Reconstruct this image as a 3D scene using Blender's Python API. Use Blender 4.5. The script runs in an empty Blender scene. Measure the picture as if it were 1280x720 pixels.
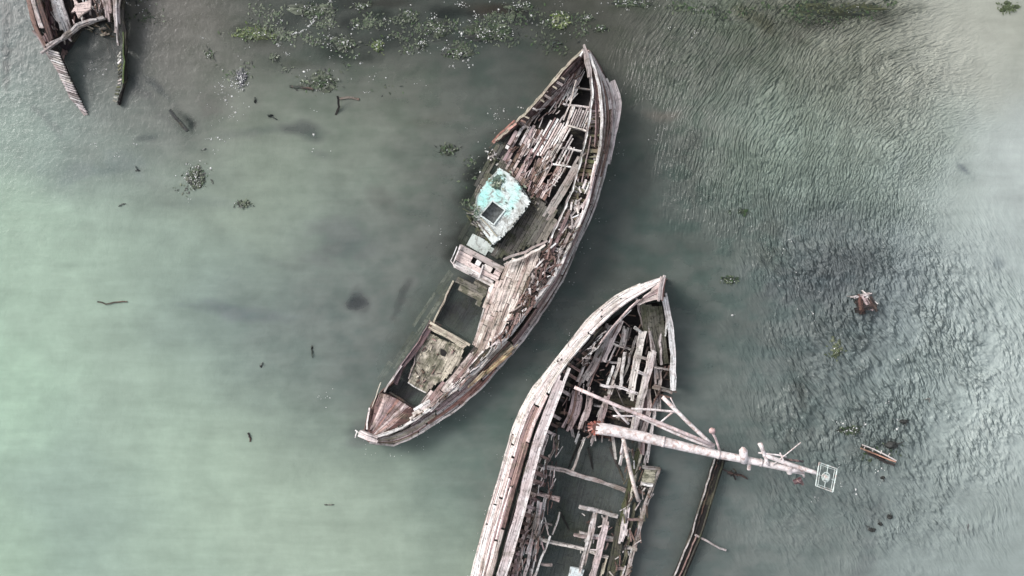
import bpy, math, random
import numpy as np
from mathutils import Vector, noise
random.seed(7)
R = random.random
U = random.uniform
scene = bpy.context.scene
COL = scene.collection
H = 30.0            # camera height over the water
S = 0.035           # metres per photo pixel on the water plane

def P(x, y, z=0.0):
    k = S * (H - z) / H
    return Vector(((x - 640) * k, (360 - y) * k, z))

# ------------------------------------------------------------------ mesh builder
class MB:
    def __init__(s):
        s.v = []; s.f = []; s.c = []; s.uv = []
    def quad(s, pts, col, uvs=None):
        b = len(s.v)
        s.v += [tuple(p) for p in pts]
        s.f.append(tuple(range(b, b + len(pts))))
        s.c += [col] * len(pts)
        s.uv += (uvs or [(p[0], p[1]) for p in pts])
    def loft(s, L, Rr, N, t, col, u0=0.0, v0=0.0):
        """solid strip between two rails, thickness t along N"""
        n = len(L); b = len(s.v); d = 0.0
        us = [0.0]
        for i in range(1, n):
            d += (L[i] - L[i - 1]).length; us.append(d)
        w = (Rr[0] - L[0]).length
        for i in range(n):
            o = N[i] * (t / 2)
            for p in (L[i] + o, Rr[i] + o, Rr[i] - o, L[i] - o):
                s.v.append(tuple(p)); s.c.append(col[i] if isinstance(col, list) else col)
        vs = [v0, v0 + w, v0 + w + t, v0 - t, ]
        def face(ids, uvs):
            s.f.append(tuple(ids)); s.uv.extend(uvs)
        for i in range(n - 1):
            a = b + 4 * i; c = a + 4
            for k in range(4):
                k2 = (k + 1) % 4
                va, vb = vs[k], vs[k2]
                if k == 3: va, vb = v0 - t, v0
                face((a + k, c + k, c + k2, a + k2),
                     [(u0 + us[i], va), (u0 + us[i + 1], va), (u0 + us[i + 1], vb), (u0 + us[i], vb)])
        face((b + 3, b + 2, b + 1, b), [(u0, v0)] * 4)
        e = b + 4 * (n - 1)
        face((e, e + 1, e + 2, e + 3), [(u0 + d, v0)] * 4)
    def tube(s, pts, rad, col, seg=8):
        pts = [Vector(p) for p in pts]
        n = len(pts); b = len(s.v)
        if not hasattr(rad, '__len__'): rad = [rad] * n
        d = 0
        us = []
        for i in range(n):
            if i: d += (pts[i] - pts[i - 1]).length
            us.append(d)
            tg = (pts[min(i + 1, n - 1)] - pts[max(i - 1, 0)]).normalized()
            a = Vector((0, 0, 1)) if abs(tg.z) < .9 else Vector((1, 0, 0))
            x = tg.cross(a).normalized(); y = tg.cross(x)
            for k in range(seg):
                th = 2 * math.pi * k / seg
                s.v.append(tuple(pts[i] + (x * math.cos(th) + y * math.sin(th)) * rad[i])); s.c.append(col)
        for i in range(n - 1):
            for k in range(seg):
                k2 = (k + 1) % seg
                s.f.append((b + i * seg + k, b + i * seg + k2, b + (i + 1) * seg + k2, b + (i + 1) * seg + k))
                s.uv += [(us[i], k / seg * .5), (us[i], (k + 1) / seg * .5), (us[i + 1], (k + 1) / seg * .5), (us[i + 1], k / seg * .5)]
        s.f.append(tuple(b + k for k in reversed(range(seg)))); s.uv += [(0, 0)] * seg
        s.f.append(tuple(b + (n - 1) * seg + k for k in range(seg))); s.uv += [(0, 0)] * seg
    def build(s, name, mat, parent=None, smooth=False):
        me = bpy.data.meshes.new(name)
        me.from_pydata(s.v, [], s.f)
        ca = me.color_attributes.new('Col', 'FLOAT_COLOR', 'POINT')
        arr = np.ones((len(s.v), 4), dtype=np.float32); arr[:, :3] = np.array(s.c, dtype=np.float32).reshape(-1, 3)
        ca.data.foreach_set('color', arr.ravel())
        ul = me.uv_layers.new(name='UVMap')
        ul.data.foreach_set('uv', np.array(s.uv, dtype=np.float32).ravel())
        me.materials.append(mat)
        if smooth:
            me.polygons.foreach_set('use_smooth', [True] * len(me.polygons))
        me.update()
        o = bpy.data.objects.new(name, me); COL.objects.link(o)
        if parent is not None:
            o.parent = parent
            o.matrix_parent_inverse = parent.matrix_world.inverted() if False else o.matrix_parent_inverse
            me.transform(inv[parent.name])
        return o

from mathutils import Matrix
inv = {}
def root(name, loc, label, cat, group=None):
    o = bpy.data.objects.new(name, None); COL.objects.link(o)
    o.location = loc; o.empty_display_size = .5
    inv[o.name] = Matrix.Translation(-Vector(loc))
    o['label'] = label; o['category'] = cat
    if group: o['group'] = group
    return o
def sub(mb, name, mat, parent, **k):
    """a part of a part: its parent is a mesh part whose own root is at the same origin"""
    inv[parent.name] = inv[parent.parent.name]
    return mb.build(name, mat, parent, **k)
def tag(o, label, cat, group=None):
    o['label'] = label; o['category'] = cat
    if group: o['group'] = group
    return o

# ------------------------------------------------------------------ wood tools
PALE = [(.82, .77, .75), (.78, .72, .71), (.84, .81, .79), (.74, .66, .65), (.80, .74, .69), (.50, .44, .42)]
PINK = [(.58, .47, .46), (.66, .55, .53), (.48, .37, .37), (.72, .62, .60), (.36, .26, .27), (.26, .18, .18)]
BROWN = [(.22, .14, .12), (.15, .09, .08), (.30, .20, .18), (.10, .06, .055), (.36, .25, .23)]
GREYW = [(.42, .39, .38), (.34, .31, .30), (.50, .46, .45), (.26, .24, .23), (.56, .51, .50)]
DARK = [(.02, .017, .016), (.035, .028, .028), (.055, .044, .042), (.014, .012, .012)]
MOSS = [(.10, .11, .05), (.14, .14, .08), (.07, .08, .05), (.20, .19, .13), (.06, .055, .045)]
CREAM = [(.66, .60, .48), (.58, .53, .42), (.72, .67, .57)]
REDW = [(.42, .20, .16), (.50, .28, .24), (.34, .15, .12), (.60, .42, .38), (.66, .52, .49)]
MIX = PALE + PALE + PINK + BROWN
MIXD = PALE + PINK + PINK + BROWN + DARK
def shade(c, lo, hi):
    k = U(lo, hi)
    return (min(c[0] * k, .85), min(c[1] * k, .85), min(c[2] * k, .85))
def pick(pal):
    c = random.choice(pal); k = U(.82, 1.1)
    return (min(c[0] * k, .85), min(c[1] * k, .85), min(c[2] * k, .85))
def resample(pts, n):
    ds = [0]
    for i in range(1, len(pts)): ds.append(ds[-1] + (pts[i] - pts[i - 1]).length)
    T = ds[-1]; out = []; j = 0
    for i in range(n):
        d = T * i / (n - 1)
        while j < len(pts) - 2 and ds[j + 1] < d: j += 1
        f = (d - ds[j]) / max(ds[j + 1] - ds[j], 1e-6)
        out.append(pts[j].lerp(pts[j + 1], min(max(f, 0), 1)))
    return out
def smooth(pts, it=1):
    for _ in range(it):
        out = [pts[0]]
        for a, b in zip(pts, pts[1:]):
            out += [a.lerp(b, .25), a.lerp(b, .75)]
        out.append(pts[-1]); pts = out
    return pts
def W3(pl): return [P(*p) for p in pl]

def board(mb, pl, wpx, t, pal, n=None, jag=.12, up=Vector((0, 0, 1)), strips=None, wob=.015, base=None):
    """a plank or beam along photo-traced points (x, y, z): several lengthwise splintered strips"""
    pts = W3(pl)
    L = sum((b - a).length for a, b in zip(pts, pts[1:]))
    n = n or max(3, int(L / .35) + 2)
    w = wpx * S
    k = strips or max(1, min(5, int(round(w / .11))))
    base = base or pick(pal)
    for q in range(k):
        o0 = -w / 2 + w * q / k; o1 = -w / 2 + w * (q + 1) / k
        c = pick(pal) if R() < .35 else shade(base, .78, 1.12)
        a = resample(pts, n)
        a[0] = a[0].lerp(a[1], U(-jag, jag) / max((a[1] - a[0]).length, .01) if k > 1 else 0)
        a[-1] = a[-1].lerp(a[-2], U(-jag, jag) / max((a[-1] - a[-2]).length, .01) if k > 1 else 0)
        Ls = []; Rs = []; Ns = []; dz = U(-.006, .006)
        for i in range(n):
            tg = (a[min(i + 1, n - 1)] - a[max(i - 1, 0)]).normalized()
            sd = tg.cross(up).normalized(); nn = sd.cross(tg).normalized()
            j = U(-wob, wob)
            jw = 0 if 0 < q < k - 1 else U(-wob, wob)
            Ls.append(a[i] + sd * (o0 + (jw if q == 0 else 0)) + nn * dz)
            Rs.append(a[i] + sd * (o1 - .008 + (jw if q == k - 1 else 0)) + nn * dz)
            Ns.append(nn)
        mb.loft(Ls, Rs, Ns, t * U(.85, 1), c, U(0, 60), U(0, 60))

def ribbon(mb, A, B, n, t, pal, gap=.1, miss=.04, step=.45, sign=1, seg=(1.6, 4.5), lift=.02, jag=.045, palf=None):
    """curved planking between two edges (lists of (x,y,z)); planks follow the edges"""
    A = smooth(W3(A), 2); B = smooth(W3(B), 2)
    LA = sum((b - a).length for a, b in zip(A, A[1:]))
    m = max(6, int(LA / step))
    A = resample(A, m * 2 + 1); B = resample(B, m * 2 + 1); M = m * 2
    def Q(tt, f):
        tt = min(max(tt, 0), .9999) * M; i = int(tt); r = tt - i
        return A[i].lerp(A[i + 1], r).lerp(B[i].lerp(B[i + 1], r), f)
    def Nn(tt, f):
        e = .01
        a = Q(tt + e, f) - Q(tt - e, f); b = Q(tt, 1) - Q(tt, 0)
        c = a.cross(b).normalized() * sign
        if c.length < .5: c = Vector((0, 0, 1))
        return c
    for i in range(n):
        x = 0 if R() < .5 else -U(0, 1) / LA
        while x < 1:
            l = U(*seg) / LA
            x1 = min(1, x + l)
            if 1 - x1 < .5 / LA: x1 = 1
            if R() > miss:
                sbs = 2
                base = pick(palf(x, i / n) if palf else pal)
                for q in range(sbs):
                    f0 = (i + gap / 2 + (1 - gap) * q / sbs) / n; f1 = (i + gap / 2 + (1 - gap) * (q + 1) / sbs) / n - .003
                    c = pick(pal) if R() < .12 else shade(base, .76, 1.14)
                    s0 = max(0, x + U(0, jag) / LA * .6); s1 = min(1, x1 - U(0.02, jag) / LA)
                    kk = max(3, int((s1 - s0) * LA / step) + 2)
                    Ls = []; Rs = []; Ns = []; off = U(0, lift)
                    for j in range(kk):
                        tt = s0 + (s1 - s0) * j / (kk - 1)
                        nn = Nn(tt, (f0 + f1) / 2)
                        w = (f1 - f0) * .18
                        Ls.append(Q(tt, f0 + U(-w, w) * (q == 0)) + nn * off); Rs.append(Q(tt, f1 + U(-w, w) * (q == 1)) + nn * off); Ns.append(nn)
                    mb.loft(Ls, Rs, Ns, t, c, U(0, 60), U(0, 60))
            x = x1 + U(.01, .05) / LA

def fill(mb, poly, d, wpx, zf, t, pal, gap=.12, miss=.03, jag=2.5, seg=None, holes=(), lift=.015, spanstep=14, palf=None, vcol=None):
    """deck planking clipped to a polygon (photo-traced), running along direction d"""
    dl = math.hypot(*d); ux, uy = d[0] / dl, d[1] / dl; vx, vy = -uy, ux
    def uvp(p): return (p[0] * ux + p[1] * uy, p[0] * vx + p[1] * vy)
    rings = [[uvp(p) for p in poly]] + [[uvp(p) for p in h] for h in holes]
    v0 = min(p[1] for p in rings[0]); v1 = max(p[1] for p in rings[0])
    v = v0 + U(0, wpx * .2)
    while v < v1:
        w = wpx * U(.8, 1.2); vc = v + w / 2
        xs = []
        for rg in rings:
            for a, b in zip(rg, rg[1:] + rg[:1]):
                if (a[1] <= vc) != (b[1] <= vc):
                    xs.append(a[0] + (b[0] - a[0]) * (vc - a[1]) / (b[1] - a[1]))
        xs.sort()
        for a, b in zip(xs[::2], xs[1::2]):
            if b - a < 1.5: continue
            cuts = [a]
            if seg:
                x = a + U(.3, 1) * seg
                while x < b - seg * .3:
                    cuts.append(x); x += U(.6, 1.3) * seg
            cuts.append(b)
            for c0, c1 in zip(cuts, cuts[1:]):
                if R() < miss: continue
                e0 = c0 + (U(-jag, jag) * .6 if c0 == a else U(.2, .8)); e1 = c1 + (U(-jag, jag) * .6 if c1 == b else -U(.2, .8))
                if e1 - e0 < 1: continue
                kk = max(2, int((e1 - e0) / spanstep) + 2)
                g = w * gap / 2
                Ls = []; Rs = []; Ns = []; off = U(0, lift)
                for j in range(kk):
                    u = e0 + (e1 - e0) * j / (kk - 1)
                    ja, jb = U(-.25, .25), U(-.25, .25)
                    for vv, lst in ((v + g + ja, Ls), (v + w - g + jb, Rs)):
                        x = u * ux + vv * vx; y = u * uy + vv * vy
                        lst.append(P(x, y, zf(x, y) + off))
                    Ns.append(Vector((0, 0, 1)))
                c = pick(palf(*( (e0+e1)/2*ux+vc*vx, (e0+e1)/2*uy+vc*vy)) if palf else pal)
                if vcol: c = [vcol(u0_ * ux + vc * vx, u0_ * uy + vc * vy) for u0_ in [e0 + (e1 - e0) * j / (kk - 1) for j in range(kk)]]
                mb.loft(Ls, Rs, Ns, t, c, U(0, 60), U(0, 60))
        v += w

def slab(mb, poly, zf, t, col, jit=1.0, step=6):
    """a solid irregular sheet with a ragged edge"""
    pts = []
    for a, b in zip(poly, poly[1:] + poly[:1]):
        l = math.hypot(b[0] - a[0], b[1] - a[1]); n = max(1, int(l / step))
        for i in range(n):
            f = i / n
            pts.append((a[0] + (b[0] - a[0]) * f + U(-jit, jit), a[1] + (b[1] - a[1]) * f + U(-jit, jit)))
    area = sum(a[0] * b[1] - b[0] * a[1] for a, b in zip(pts, pts[1:] + pts[:1]))
    if area > 0: pts.reverse()
    zz = zf if callable(zf) else (lambda x, y: zf)
    top = [P(x, y, zz(x, y)) for x, y in pts]
    bot = [p - Vector((0, 0, t)) for p in top]
    b = len(mb.v); n = len(top)
    mb.v += [tuple(p) for p in top + bot]; mb.c += [col] * (2 * n)
    mb.f.append(tuple(range(b, b + n))); mb.uv += [(p.x, p.y) for p in top]
    mb.f.append(tuple(range(b + 2 * n - 1, b + n - 1, -1))); mb.uv += [(p.x, p.y) for p in reversed(bot)]
    for i in range(n):
        j = (i + 1) % n
        mb.f.append((b + i, b + n + i, b + n + j, b + j))
        mb.uv += [(i * .2, 0), (i * .2, t), (i * .2 + .2, t), (i * .2 + .2, 0)]
def inside(x, y, poly):
    r = False
    for a, b in zip(poly, poly[1:] + poly[:1]):
        if (a[1] > y) != (b[1] > y) and x < a[0] + (b[0] - a[0]) * (y - a[1]) / (b[1] - a[1]): r = not r
    return r
def debris(mb, poly, n, zf, d, pal, l=(3, 14), w=(.8, 2.2), spread=.5, dz=.12):
    """splinters and broken lengths of timber lying about"""
    xs = [p[0] for p in poly]; ys = [p[1] for p in poly]
    a0 = math.atan2(d[1], d[0]); c = 0
    zz = zf if callable(zf) else (lambda x, y: zf)
    for _ in range(n * 12):
        x = U(min(xs), max(xs)); y = U(min(ys), max(ys))
        if not inside(x, y, poly): continue
        a = a0 + random.gauss(0, spread); ll = U(*l) / 2
        z = zz(x, y) + U(0, dz)
        board(mb, [(x - math.cos(a) * ll, y - math.sin(a) * ll, z + U(-.03, .05)), (x + math.cos(a) * ll, y + math.sin(a) * ll, z + U(-.03, .05))],
              U(*w), U(.03, .07), pal, n=3, strips=1, wob=.012)
        c += 1
        if c >= n: break

# ------------------------------------------------------------------ materials
def mat(name):
    m = bpy.data.materials.new(name); m.use_nodes = True
    nt = m.node_tree; nt.nodes.clear()
    out = nt.nodes.new('ShaderNodeOutputMaterial')
    return m, nt, out
def nd(nt, t, **k):
    n = nt.nodes.new(t)
    for a, b in k.items(): setattr(n, a, b)
    return n
def ramp(nt, stops, interp='LINEAR'):
    n = nt.nodes.new('ShaderNodeValToRGB'); e = n.color_ramp; e.interpolation = interp
    while len(e.elements) < len(stops): e.elements.new(.5)
    for el, (p, c) in zip(e.elements, stops):
        el.position = p; el.color = (c, c, c, 1) if not hasattr(c, '__len__') else (*c, 1)
    return n
def mixc(nt, mode, fac, a, b):
    n = nt.nodes.new('ShaderNodeMix'); n.data_type = 'RGBA'; n.blend_type = mode
    for sock, v in ((n.inputs[0], fac), (n.inputs[6], a), (n.inputs[7], b)):
        if hasattr(v, 'is_linked') or isinstance(v, bpy.types.NodeSocket): nt.links.new(v, sock)
        else: sock.default_value = v if not hasattr(v, '__len__') or len(v) == 4 else (*v, 1)
    return n.outputs[2]
def noisetex(nt, vec, scale, detail=4, rough=.55, dist=0.0, vscale=None, rot=0):
    if vscale:
        mp = nd(nt, 'ShaderNodeMapping'); nt.links.new(vec, mp.inputs[0]); mp.inputs['Scale'].default_value = vscale
        mp.inputs['Rotation'].default_value = (0, 0, rot); vec = mp.outputs[0]
    n = nd(nt, 'ShaderNodeTexNoise'); nt.links.new(vec, n.inputs['Vector'])
    n.inputs['Scale'].default_value = scale; n.inputs['Detail'].default_value = detail
    n.inputs['Roughness'].default_value = rough; n.inputs['Distortion'].default_value = dist
    return n.outputs['Fac']

def wood_mat(name, crack=.10, blotch=.45, stain=(.17, .085, .06), rough=.85, speck=.30, bump=.6, wear=.7, algae=(.13, .12, .075)):
    m, nt, out = mat(name); L = nt.links.new
    b = nd(nt, 'ShaderNodeBsdfPrincipled'); b.inputs['Roughness'].default_value = rough
    at = nd(nt, 'ShaderNodeAttribute', attribute_name='Col')
    uv = nd(nt, 'ShaderNodeUVMap', uv_map='UVMap'); tc = nd(nt, 'ShaderNodeTexCoord')
    g = noisetex(nt, uv.outputs[0], 1, 6, .62, .3, (1.1, 17, 1))
    g2 = noisetex(nt, uv.outputs[0], 1, 5, .7, .2, (.35, 5, 1)); g2r = ramp(nt, [(.36, .22), (.46, 1.0)]); L(g2, g2r.inputs[0])
    gr = ramp(nt, [(.38, crack), (.44, .80), (.50, 1.0)]); L(g, gr.inputs[0])
    bl = noisetex(nt, tc.outputs['Object'], 1.7, 6, .68, .6)
    br = ramp(nt, [(.46, 0.0), (.58, blotch)]); L(bl, br.inputs[0])
    sp = noisetex(nt, tc.outputs['Object'], 9, 5, .7)
    sr = ramp(nt, [(.36, speck), (.46, 1.0)]); L(sp, sr.inputs[0])
    c = mixc(nt, 'MIX', br.outputs[0], at.outputs['Color'], stain)
    al = noisetex(nt, tc.outputs['Object'], .9, 7, .7, .8); alr = ramp(nt, [(.53, 0.0), (.60, .42)]); L(al, alr.inputs[0])
    c = mixc(nt, 'MIX', alr.outputs[0], c, algae)
    c = mixc(nt, 'MULTIPLY', 1.0, c, gr.outputs[0])
    c = mixc(nt, 'MULTIPLY', 1.0, c, sr.outputs[0])
    c = mixc(nt, 'MULTIPLY', wear, c, g2r.outputs[0])
    L(c, b.inputs['Base Color'])
    bp = nd(nt, 'ShaderNodeBump'); bp.inputs['Strength'].default_value = bump; bp.inputs['Distance'].default_value = .03
    L(g, bp.inputs['Height']); L(bp.outputs[0], b.inputs['Normal'])
    L(b.outputs[0], out.inputs[0])
    return m
M_wood = wood_mat('weathered_wood')
M_clean = wood_mat('bleached_wood', crack=.25, blotch=.3, speck=.45, wear=.45, stain=(.35, .22, .20))
M_dark = wood_mat('rotten_wet_wood', crack=.4, blotch=.4, stain=(.02, .018, .015), rough=.9)
M_moss = wood_mat('mossy_wood', crack=.3, blotch=.7, stain=(.05, .06, .025))

m, nt, out = mat('old_cabin_paint'); M_paint = m; L = nt.links.new
b = nd(nt, 'ShaderNodeBsdfPrincipled'); b.inputs['Roughness'].default_value = .6
tc = nd(nt, 'ShaderNodeTexCoord'); at = nd(nt, 'ShaderNodeAttribute', attribute_name='Col')
n1 = noisetex(nt, tc.outputs['Object'], 1.1, 5, .6, .4); r1 = ramp(nt, [(.40, 0.), (.62, .85)]); L(n1, r1.inputs[0])
n2 = noisetex(nt, tc.outputs['Object'], 2.6, 7, .7, .8); r2 = ramp(nt, [(.52, 0.), (.60, .85)]); L(n2, r2.inputs[0])
n3 = noisetex(nt, tc.outputs['Object'], 7, 6, .7); r3 = ramp(nt, [(.3, .55), (.5, 1.)]); L(n3, r3.inputs[0])
c = mixc(nt, 'MIX', r1.outputs[0], at.outputs['Color'], (.62, .66, .65))
c = mixc(nt, 'MIX', r2.outputs[0], c, (.20, .19, .17))
c = mixc(nt, 'MULTIPLY', 1., c, r3.outputs[0])
L(c, b.inputs['Base Color']); L(b.outputs[0], out.inputs[0])

m, nt, out = mat('flaking_white_metal'); M_metal = m; L = nt.links.new
b = nd(nt, 'ShaderNodeBsdfPrincipled'); b.inputs['Roughness'].default_value = .55
tc = nd(nt, 'ShaderNodeTexCoord'); at = nd(nt, 'ShaderNodeAttribute', attribute_name='Col')
n2 = noisetex(nt, tc.outputs['Object'], 5, 6, .7, .5); r2 = ramp(nt, [(.50, 0.), (.62, .8)]); L(n2, r2.inputs[0])
n4 = noisetex(nt, tc.outputs['Object'], 2.2, 6, .7, 1.); r4 = ramp(nt, [(.42, .62), (.58, 1.)]); L(n4, r4.inputs[0])
c = mixc(nt, 'MIX', r2.outputs[0], at.outputs['Color'], (.46, .30, .26))
c = mixc(nt, 'MULTIPLY', 1., c, r4.outputs[0])
L(c, b.inputs['Base Color']); L(b.outputs[0], out.inputs[0])

def simple(name, rough=.8, spec=.3, nscale=20, lo=.6):
    m, nt, out = mat(name); L = nt.links.new
    b = nd(nt, 'ShaderNodeBsdfPrincipled'); b.inputs['Roughness'].default_value = rough
    b.inputs['Specular IOR Level'].default_value = spec
    tc = nd(nt, 'ShaderNodeTexCoord'); at = nd(nt, 'ShaderNodeAttribute', attribute_name='Col')
    n = noisetex(nt, tc.outputs['Object'], nscale, 4, .6); r = ramp(nt, [(.3, lo), (.6, 1.)]); L(n, r.inputs[0])
    c = mixc(nt, 'MULTIPLY', 1., at.outputs['Color'], r.outputs[0])
    L(c, b.inputs['Base Color']); L(b.outputs[0], out.inputs[0])
    return m
M_weed = simple('seaweed', .5, .5)
M_foam = simple('foam', .9, .2, 8, .8)
M_rock = simple('dark_wet_rock', .6, .4, 9, .3)
M_rope = simple('old_rope', .9, .2, 30, .4)

# ------------------------------------------------------------------ water and sea bed
CP = [  # water: milky green, silty grey, dark over weed; sky glare painted in at right (x, y, sRGB)
(0,0,92,102,104),(0,60,112,124,124),(20,150,154,170,159),(100,150,140,154,148),(100,80,106,112,112),(0,300,165,186,168),(100,350,165,184,168),(0,500,172,196,176),
(100,600,160,179,165),(0,700,171,193,172),(200,500,164,182,167),(300,600,170,187,170),(400,620,168,183,167),(230,540,168,186,169),(400,700,170,186,170),(200,680,166,184,168),(450,650,165,179,163),(80,650,150,168,158),(550,600,142,157,146),
(250,60,112,110,101),(190,60,118,113,105),(300,150,130,136,122),(200,130,124,127,120),(230,150,105,112,110),(300,230,152,165,150),(340,20,76,86,78),(400,30,68,76,71),(500,40,70,78,73),(600,30,68,78,73),
(500,120,122,128,114),(600,120,88,100,94),(380,150,124,134,123),(450,200,137,148,135),(540,200,116,124,116),(350,280,156,169,154),(420,300,122,132,127),(300,380,132,145,138),(250,400,122,136,134),(200,420,160,177,162),
(350,430,122,134,130),(420,400,112,121,119),(500,350,124,132,125),(440,470,106,116,113),(450,540,98,110,108),(380,480,136,149,140),(350,540,158,173,158),(200,300,160,178,163),(200,220,134,146,137),
(700,0,80,82,73),(780,30,76,77,68),(820,60,98,103,91),(850,140,110,114,102),(820,180,74,87,82),(820,250,88,103,98),(850,330,93,108,102),(900,330,95,111,104),
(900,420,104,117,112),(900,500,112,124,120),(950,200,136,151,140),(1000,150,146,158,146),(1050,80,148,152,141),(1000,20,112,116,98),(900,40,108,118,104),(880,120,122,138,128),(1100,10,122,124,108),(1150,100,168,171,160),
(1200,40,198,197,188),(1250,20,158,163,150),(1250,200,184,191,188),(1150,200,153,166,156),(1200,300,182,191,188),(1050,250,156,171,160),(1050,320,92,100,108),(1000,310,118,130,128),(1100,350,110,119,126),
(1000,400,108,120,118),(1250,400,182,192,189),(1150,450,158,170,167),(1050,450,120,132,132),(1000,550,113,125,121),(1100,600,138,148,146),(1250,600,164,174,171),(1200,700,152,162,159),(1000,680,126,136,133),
(930,680,118,128,125),(860,600,104,116,114),(830,700,98,108,106),(700,640,104,112,112),(720,600,106,114,114),(740,700,102,110,110),(650,330,85,95,92),(620,520,100,116,110),(600,560,108,126,119),(580,640,134,150,140),(560,560,112,130,122),(730,320,96,109,104),
(780,320,88,101,96),(700,400,98,112,108),(560,310,96,104,100),(600,200,84,94,88),(600,260,88,94,88),(640,560,98,114,108),(500,640,166,180,164),(570,700,158,173,158),
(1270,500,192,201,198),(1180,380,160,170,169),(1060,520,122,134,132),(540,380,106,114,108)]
BL = [(602,222,24,60,30,(54,58,54),.75),(574,300,14,44,30,(60,62,58),.7),(800,220,14,60,10,(62,74,70),.3),(530,150,40,8,-10,(98,104,92),.4),(480,250,30,12,40,(100,108,100),.4),(860,300,30,18,20,(72,86,80),.35),(760,330,20,30,30,(66,80,76),.3),(90,330,40,6,0,(150,168,154),.3),(580,388,20,40,30,(78,76,82),.9),(512,490,20,16,30,(74,72,80),.9),(640,295,30,14,-60,(86,84,80),.6),(720,640,30,70,14,(84,88,90),.6),(465,5,60,8,0,(50,44,36),.5),(610,15,50,10,0,(66,56,44),.6),  # patches of weed, mud and sunken wood (x, y, rx, ry, angle, sRGB, strength)
(225,150,22,7,50,(48,56,56),.95),(196,108,30,7,45,(84,92,92),.7),(150,80,30,10,70,(92,100,100),.5),(330,165,60,7,-5,(104,114,108),.5),(400,190,30,6,10,(108,118,112),.4),(270,130,20,30,10,(112,112,106),.5),(250,250,60,8,0,(128,140,132),.4),(360,330,60,8,10,(118,130,124),.4),(175,172,16,5,-20,(84,94,94),.6),(385,164,30,11,0,(74,86,84),.6),(425,305,42,30,0,(98,108,108),.5),(443,375,14,16,0,(66,74,78),.75),
(290,388,70,12,4,(112,124,126),.6),(500,375,6,26,32,(72,78,78),.5),(1000,500,6,44,-18,(80,92,90),.7),(984,552,4,30,12,(84,96,92),.5),(1205,215,18,5,40,(118,126,132),.7),
(930,400,26,8,0,(90,100,96),.3),(470,22,26,12,0,(34,44,38),.7),(560,20,30,10,10,(34,42,40),.7),(655,22,26,12,0,(40,48,46),.6),(440,30,20,10,0,(38,46,44),.6),(620,15,30,8,0,(60,52,44),.5),(360,75,30,8,0,(70,74,60),.4),(430,60,44,14,10,(44,56,48),.7),(500,40,60,18,0,(48,58,54),.5),(600,48,44,12,0,(40,50,48),.7),(320,40,50,12,0,(56,66,50),.6),(400,15,60,14,-20,(52,62,58),.6),
(700,30,26,16,0,(56,66,56),.6),(610,235,22,50,30,(62,72,68),.45),(585,300,14,30,30,(64,70,66),.45),(1060,22,110,12,-4,(64,72,58),.6),(1000,50,50,8,20,(84,90,76),.4),(1110,70,50,6,-20,(110,116,104),.4),(940,18,40,10,40,(84,90,60),.6),
(825,145,24,9,0,(120,116,106),.7),
(452,548,22,14,0,(84,94,96),.6),(520,470,8,40,35,(84,92,88),.4),(8,60,6,70,0,(66,76,80),.6),(55,150,30,8,60,(100,112,112),.4),(710,655,16,22,0,(84,92,72),.5),
(1130,215,8,20,20,(140,150,146),.4),(1080,690,10,50,20,(118,128,128),.6),(1100,640,20,16,20,(108,118,118),.5),(880,620,8,50,20,(76,86,84),.6),(1250,330,9,9,0,(120,130,134),.5),
(1020,345,80,40,0,(100,110,118),.35),(120,205,70,16,0,(118,132,130),.5),(170,110,14,40,-40,(92,98,98),.5),(960,300,30,20,0,(84,100,92),.4),(870,170,20,20,0,(74,86,80),.5)]
RP = [  # wind ripples: (x, y, rx, ry, fine, coarse)
(940,70,110,70,1,0),(1040,120,120,90,1,0),(1000,220,120,70,1,0),(1080,260,70,50,.7,.3),(1100,180,70,70,.8,0),(1060,330,110,50,.4,1),(1130,420,150,90,0,1),(1080,520,130,80,0,.9),
(1200,520,90,110,0,.55),(1190,360,80,70,0,.45),(1120,620,120,90,0,.45),(1000,620,100,80,0,.25),(860,60,50,60,.5,0),(880,200,50,60,.4,0),(1000,20,120,40,1,0),(700,300,30,50,.12,0)]
CLR = [  # clearer water, where sunken timber shows through (x, y, rx, ry, angle, amount)
(600,235,26,75,28,.9),(576,310,16,40,28,.8),(530,400,26,90,33,.75),(578,385,34,44,28,.8),(545,450,40,56,30,.9),(640,300,60,30,-60,.9),(720,640,56,110,12,.75),(115,60,40,60,0,.55),(870,650,22,90,20,.5),(640,190,30,20,0,.7),
(1095,570,34,16,20,.5),(225,150,20,14,40,.6)]
def lin(c):
    c = np.asarray(c, dtype=float) / 255.
    return np.where(c <= .04045, c / 12.92, ((c + .055) / 1.055) ** 2.4)
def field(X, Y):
    """X, Y photo-scale coordinates -> base colour of the silty water / sea bed, with the right-hand sky glare in it"""
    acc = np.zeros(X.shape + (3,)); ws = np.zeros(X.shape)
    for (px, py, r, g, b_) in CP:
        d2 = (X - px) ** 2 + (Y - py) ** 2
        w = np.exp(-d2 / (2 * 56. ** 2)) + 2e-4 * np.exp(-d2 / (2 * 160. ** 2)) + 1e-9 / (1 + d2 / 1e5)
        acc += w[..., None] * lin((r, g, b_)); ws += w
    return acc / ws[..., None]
KA = .87
def axis(lo, hi, st, far):
    a = list(np.arange(lo, hi + 1e-6, st))
    return np.array([-far, -far / 8, lo * 3, lo * 1.5] + a + [hi * 1.5, hi * 3, far / 8, far])
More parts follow.
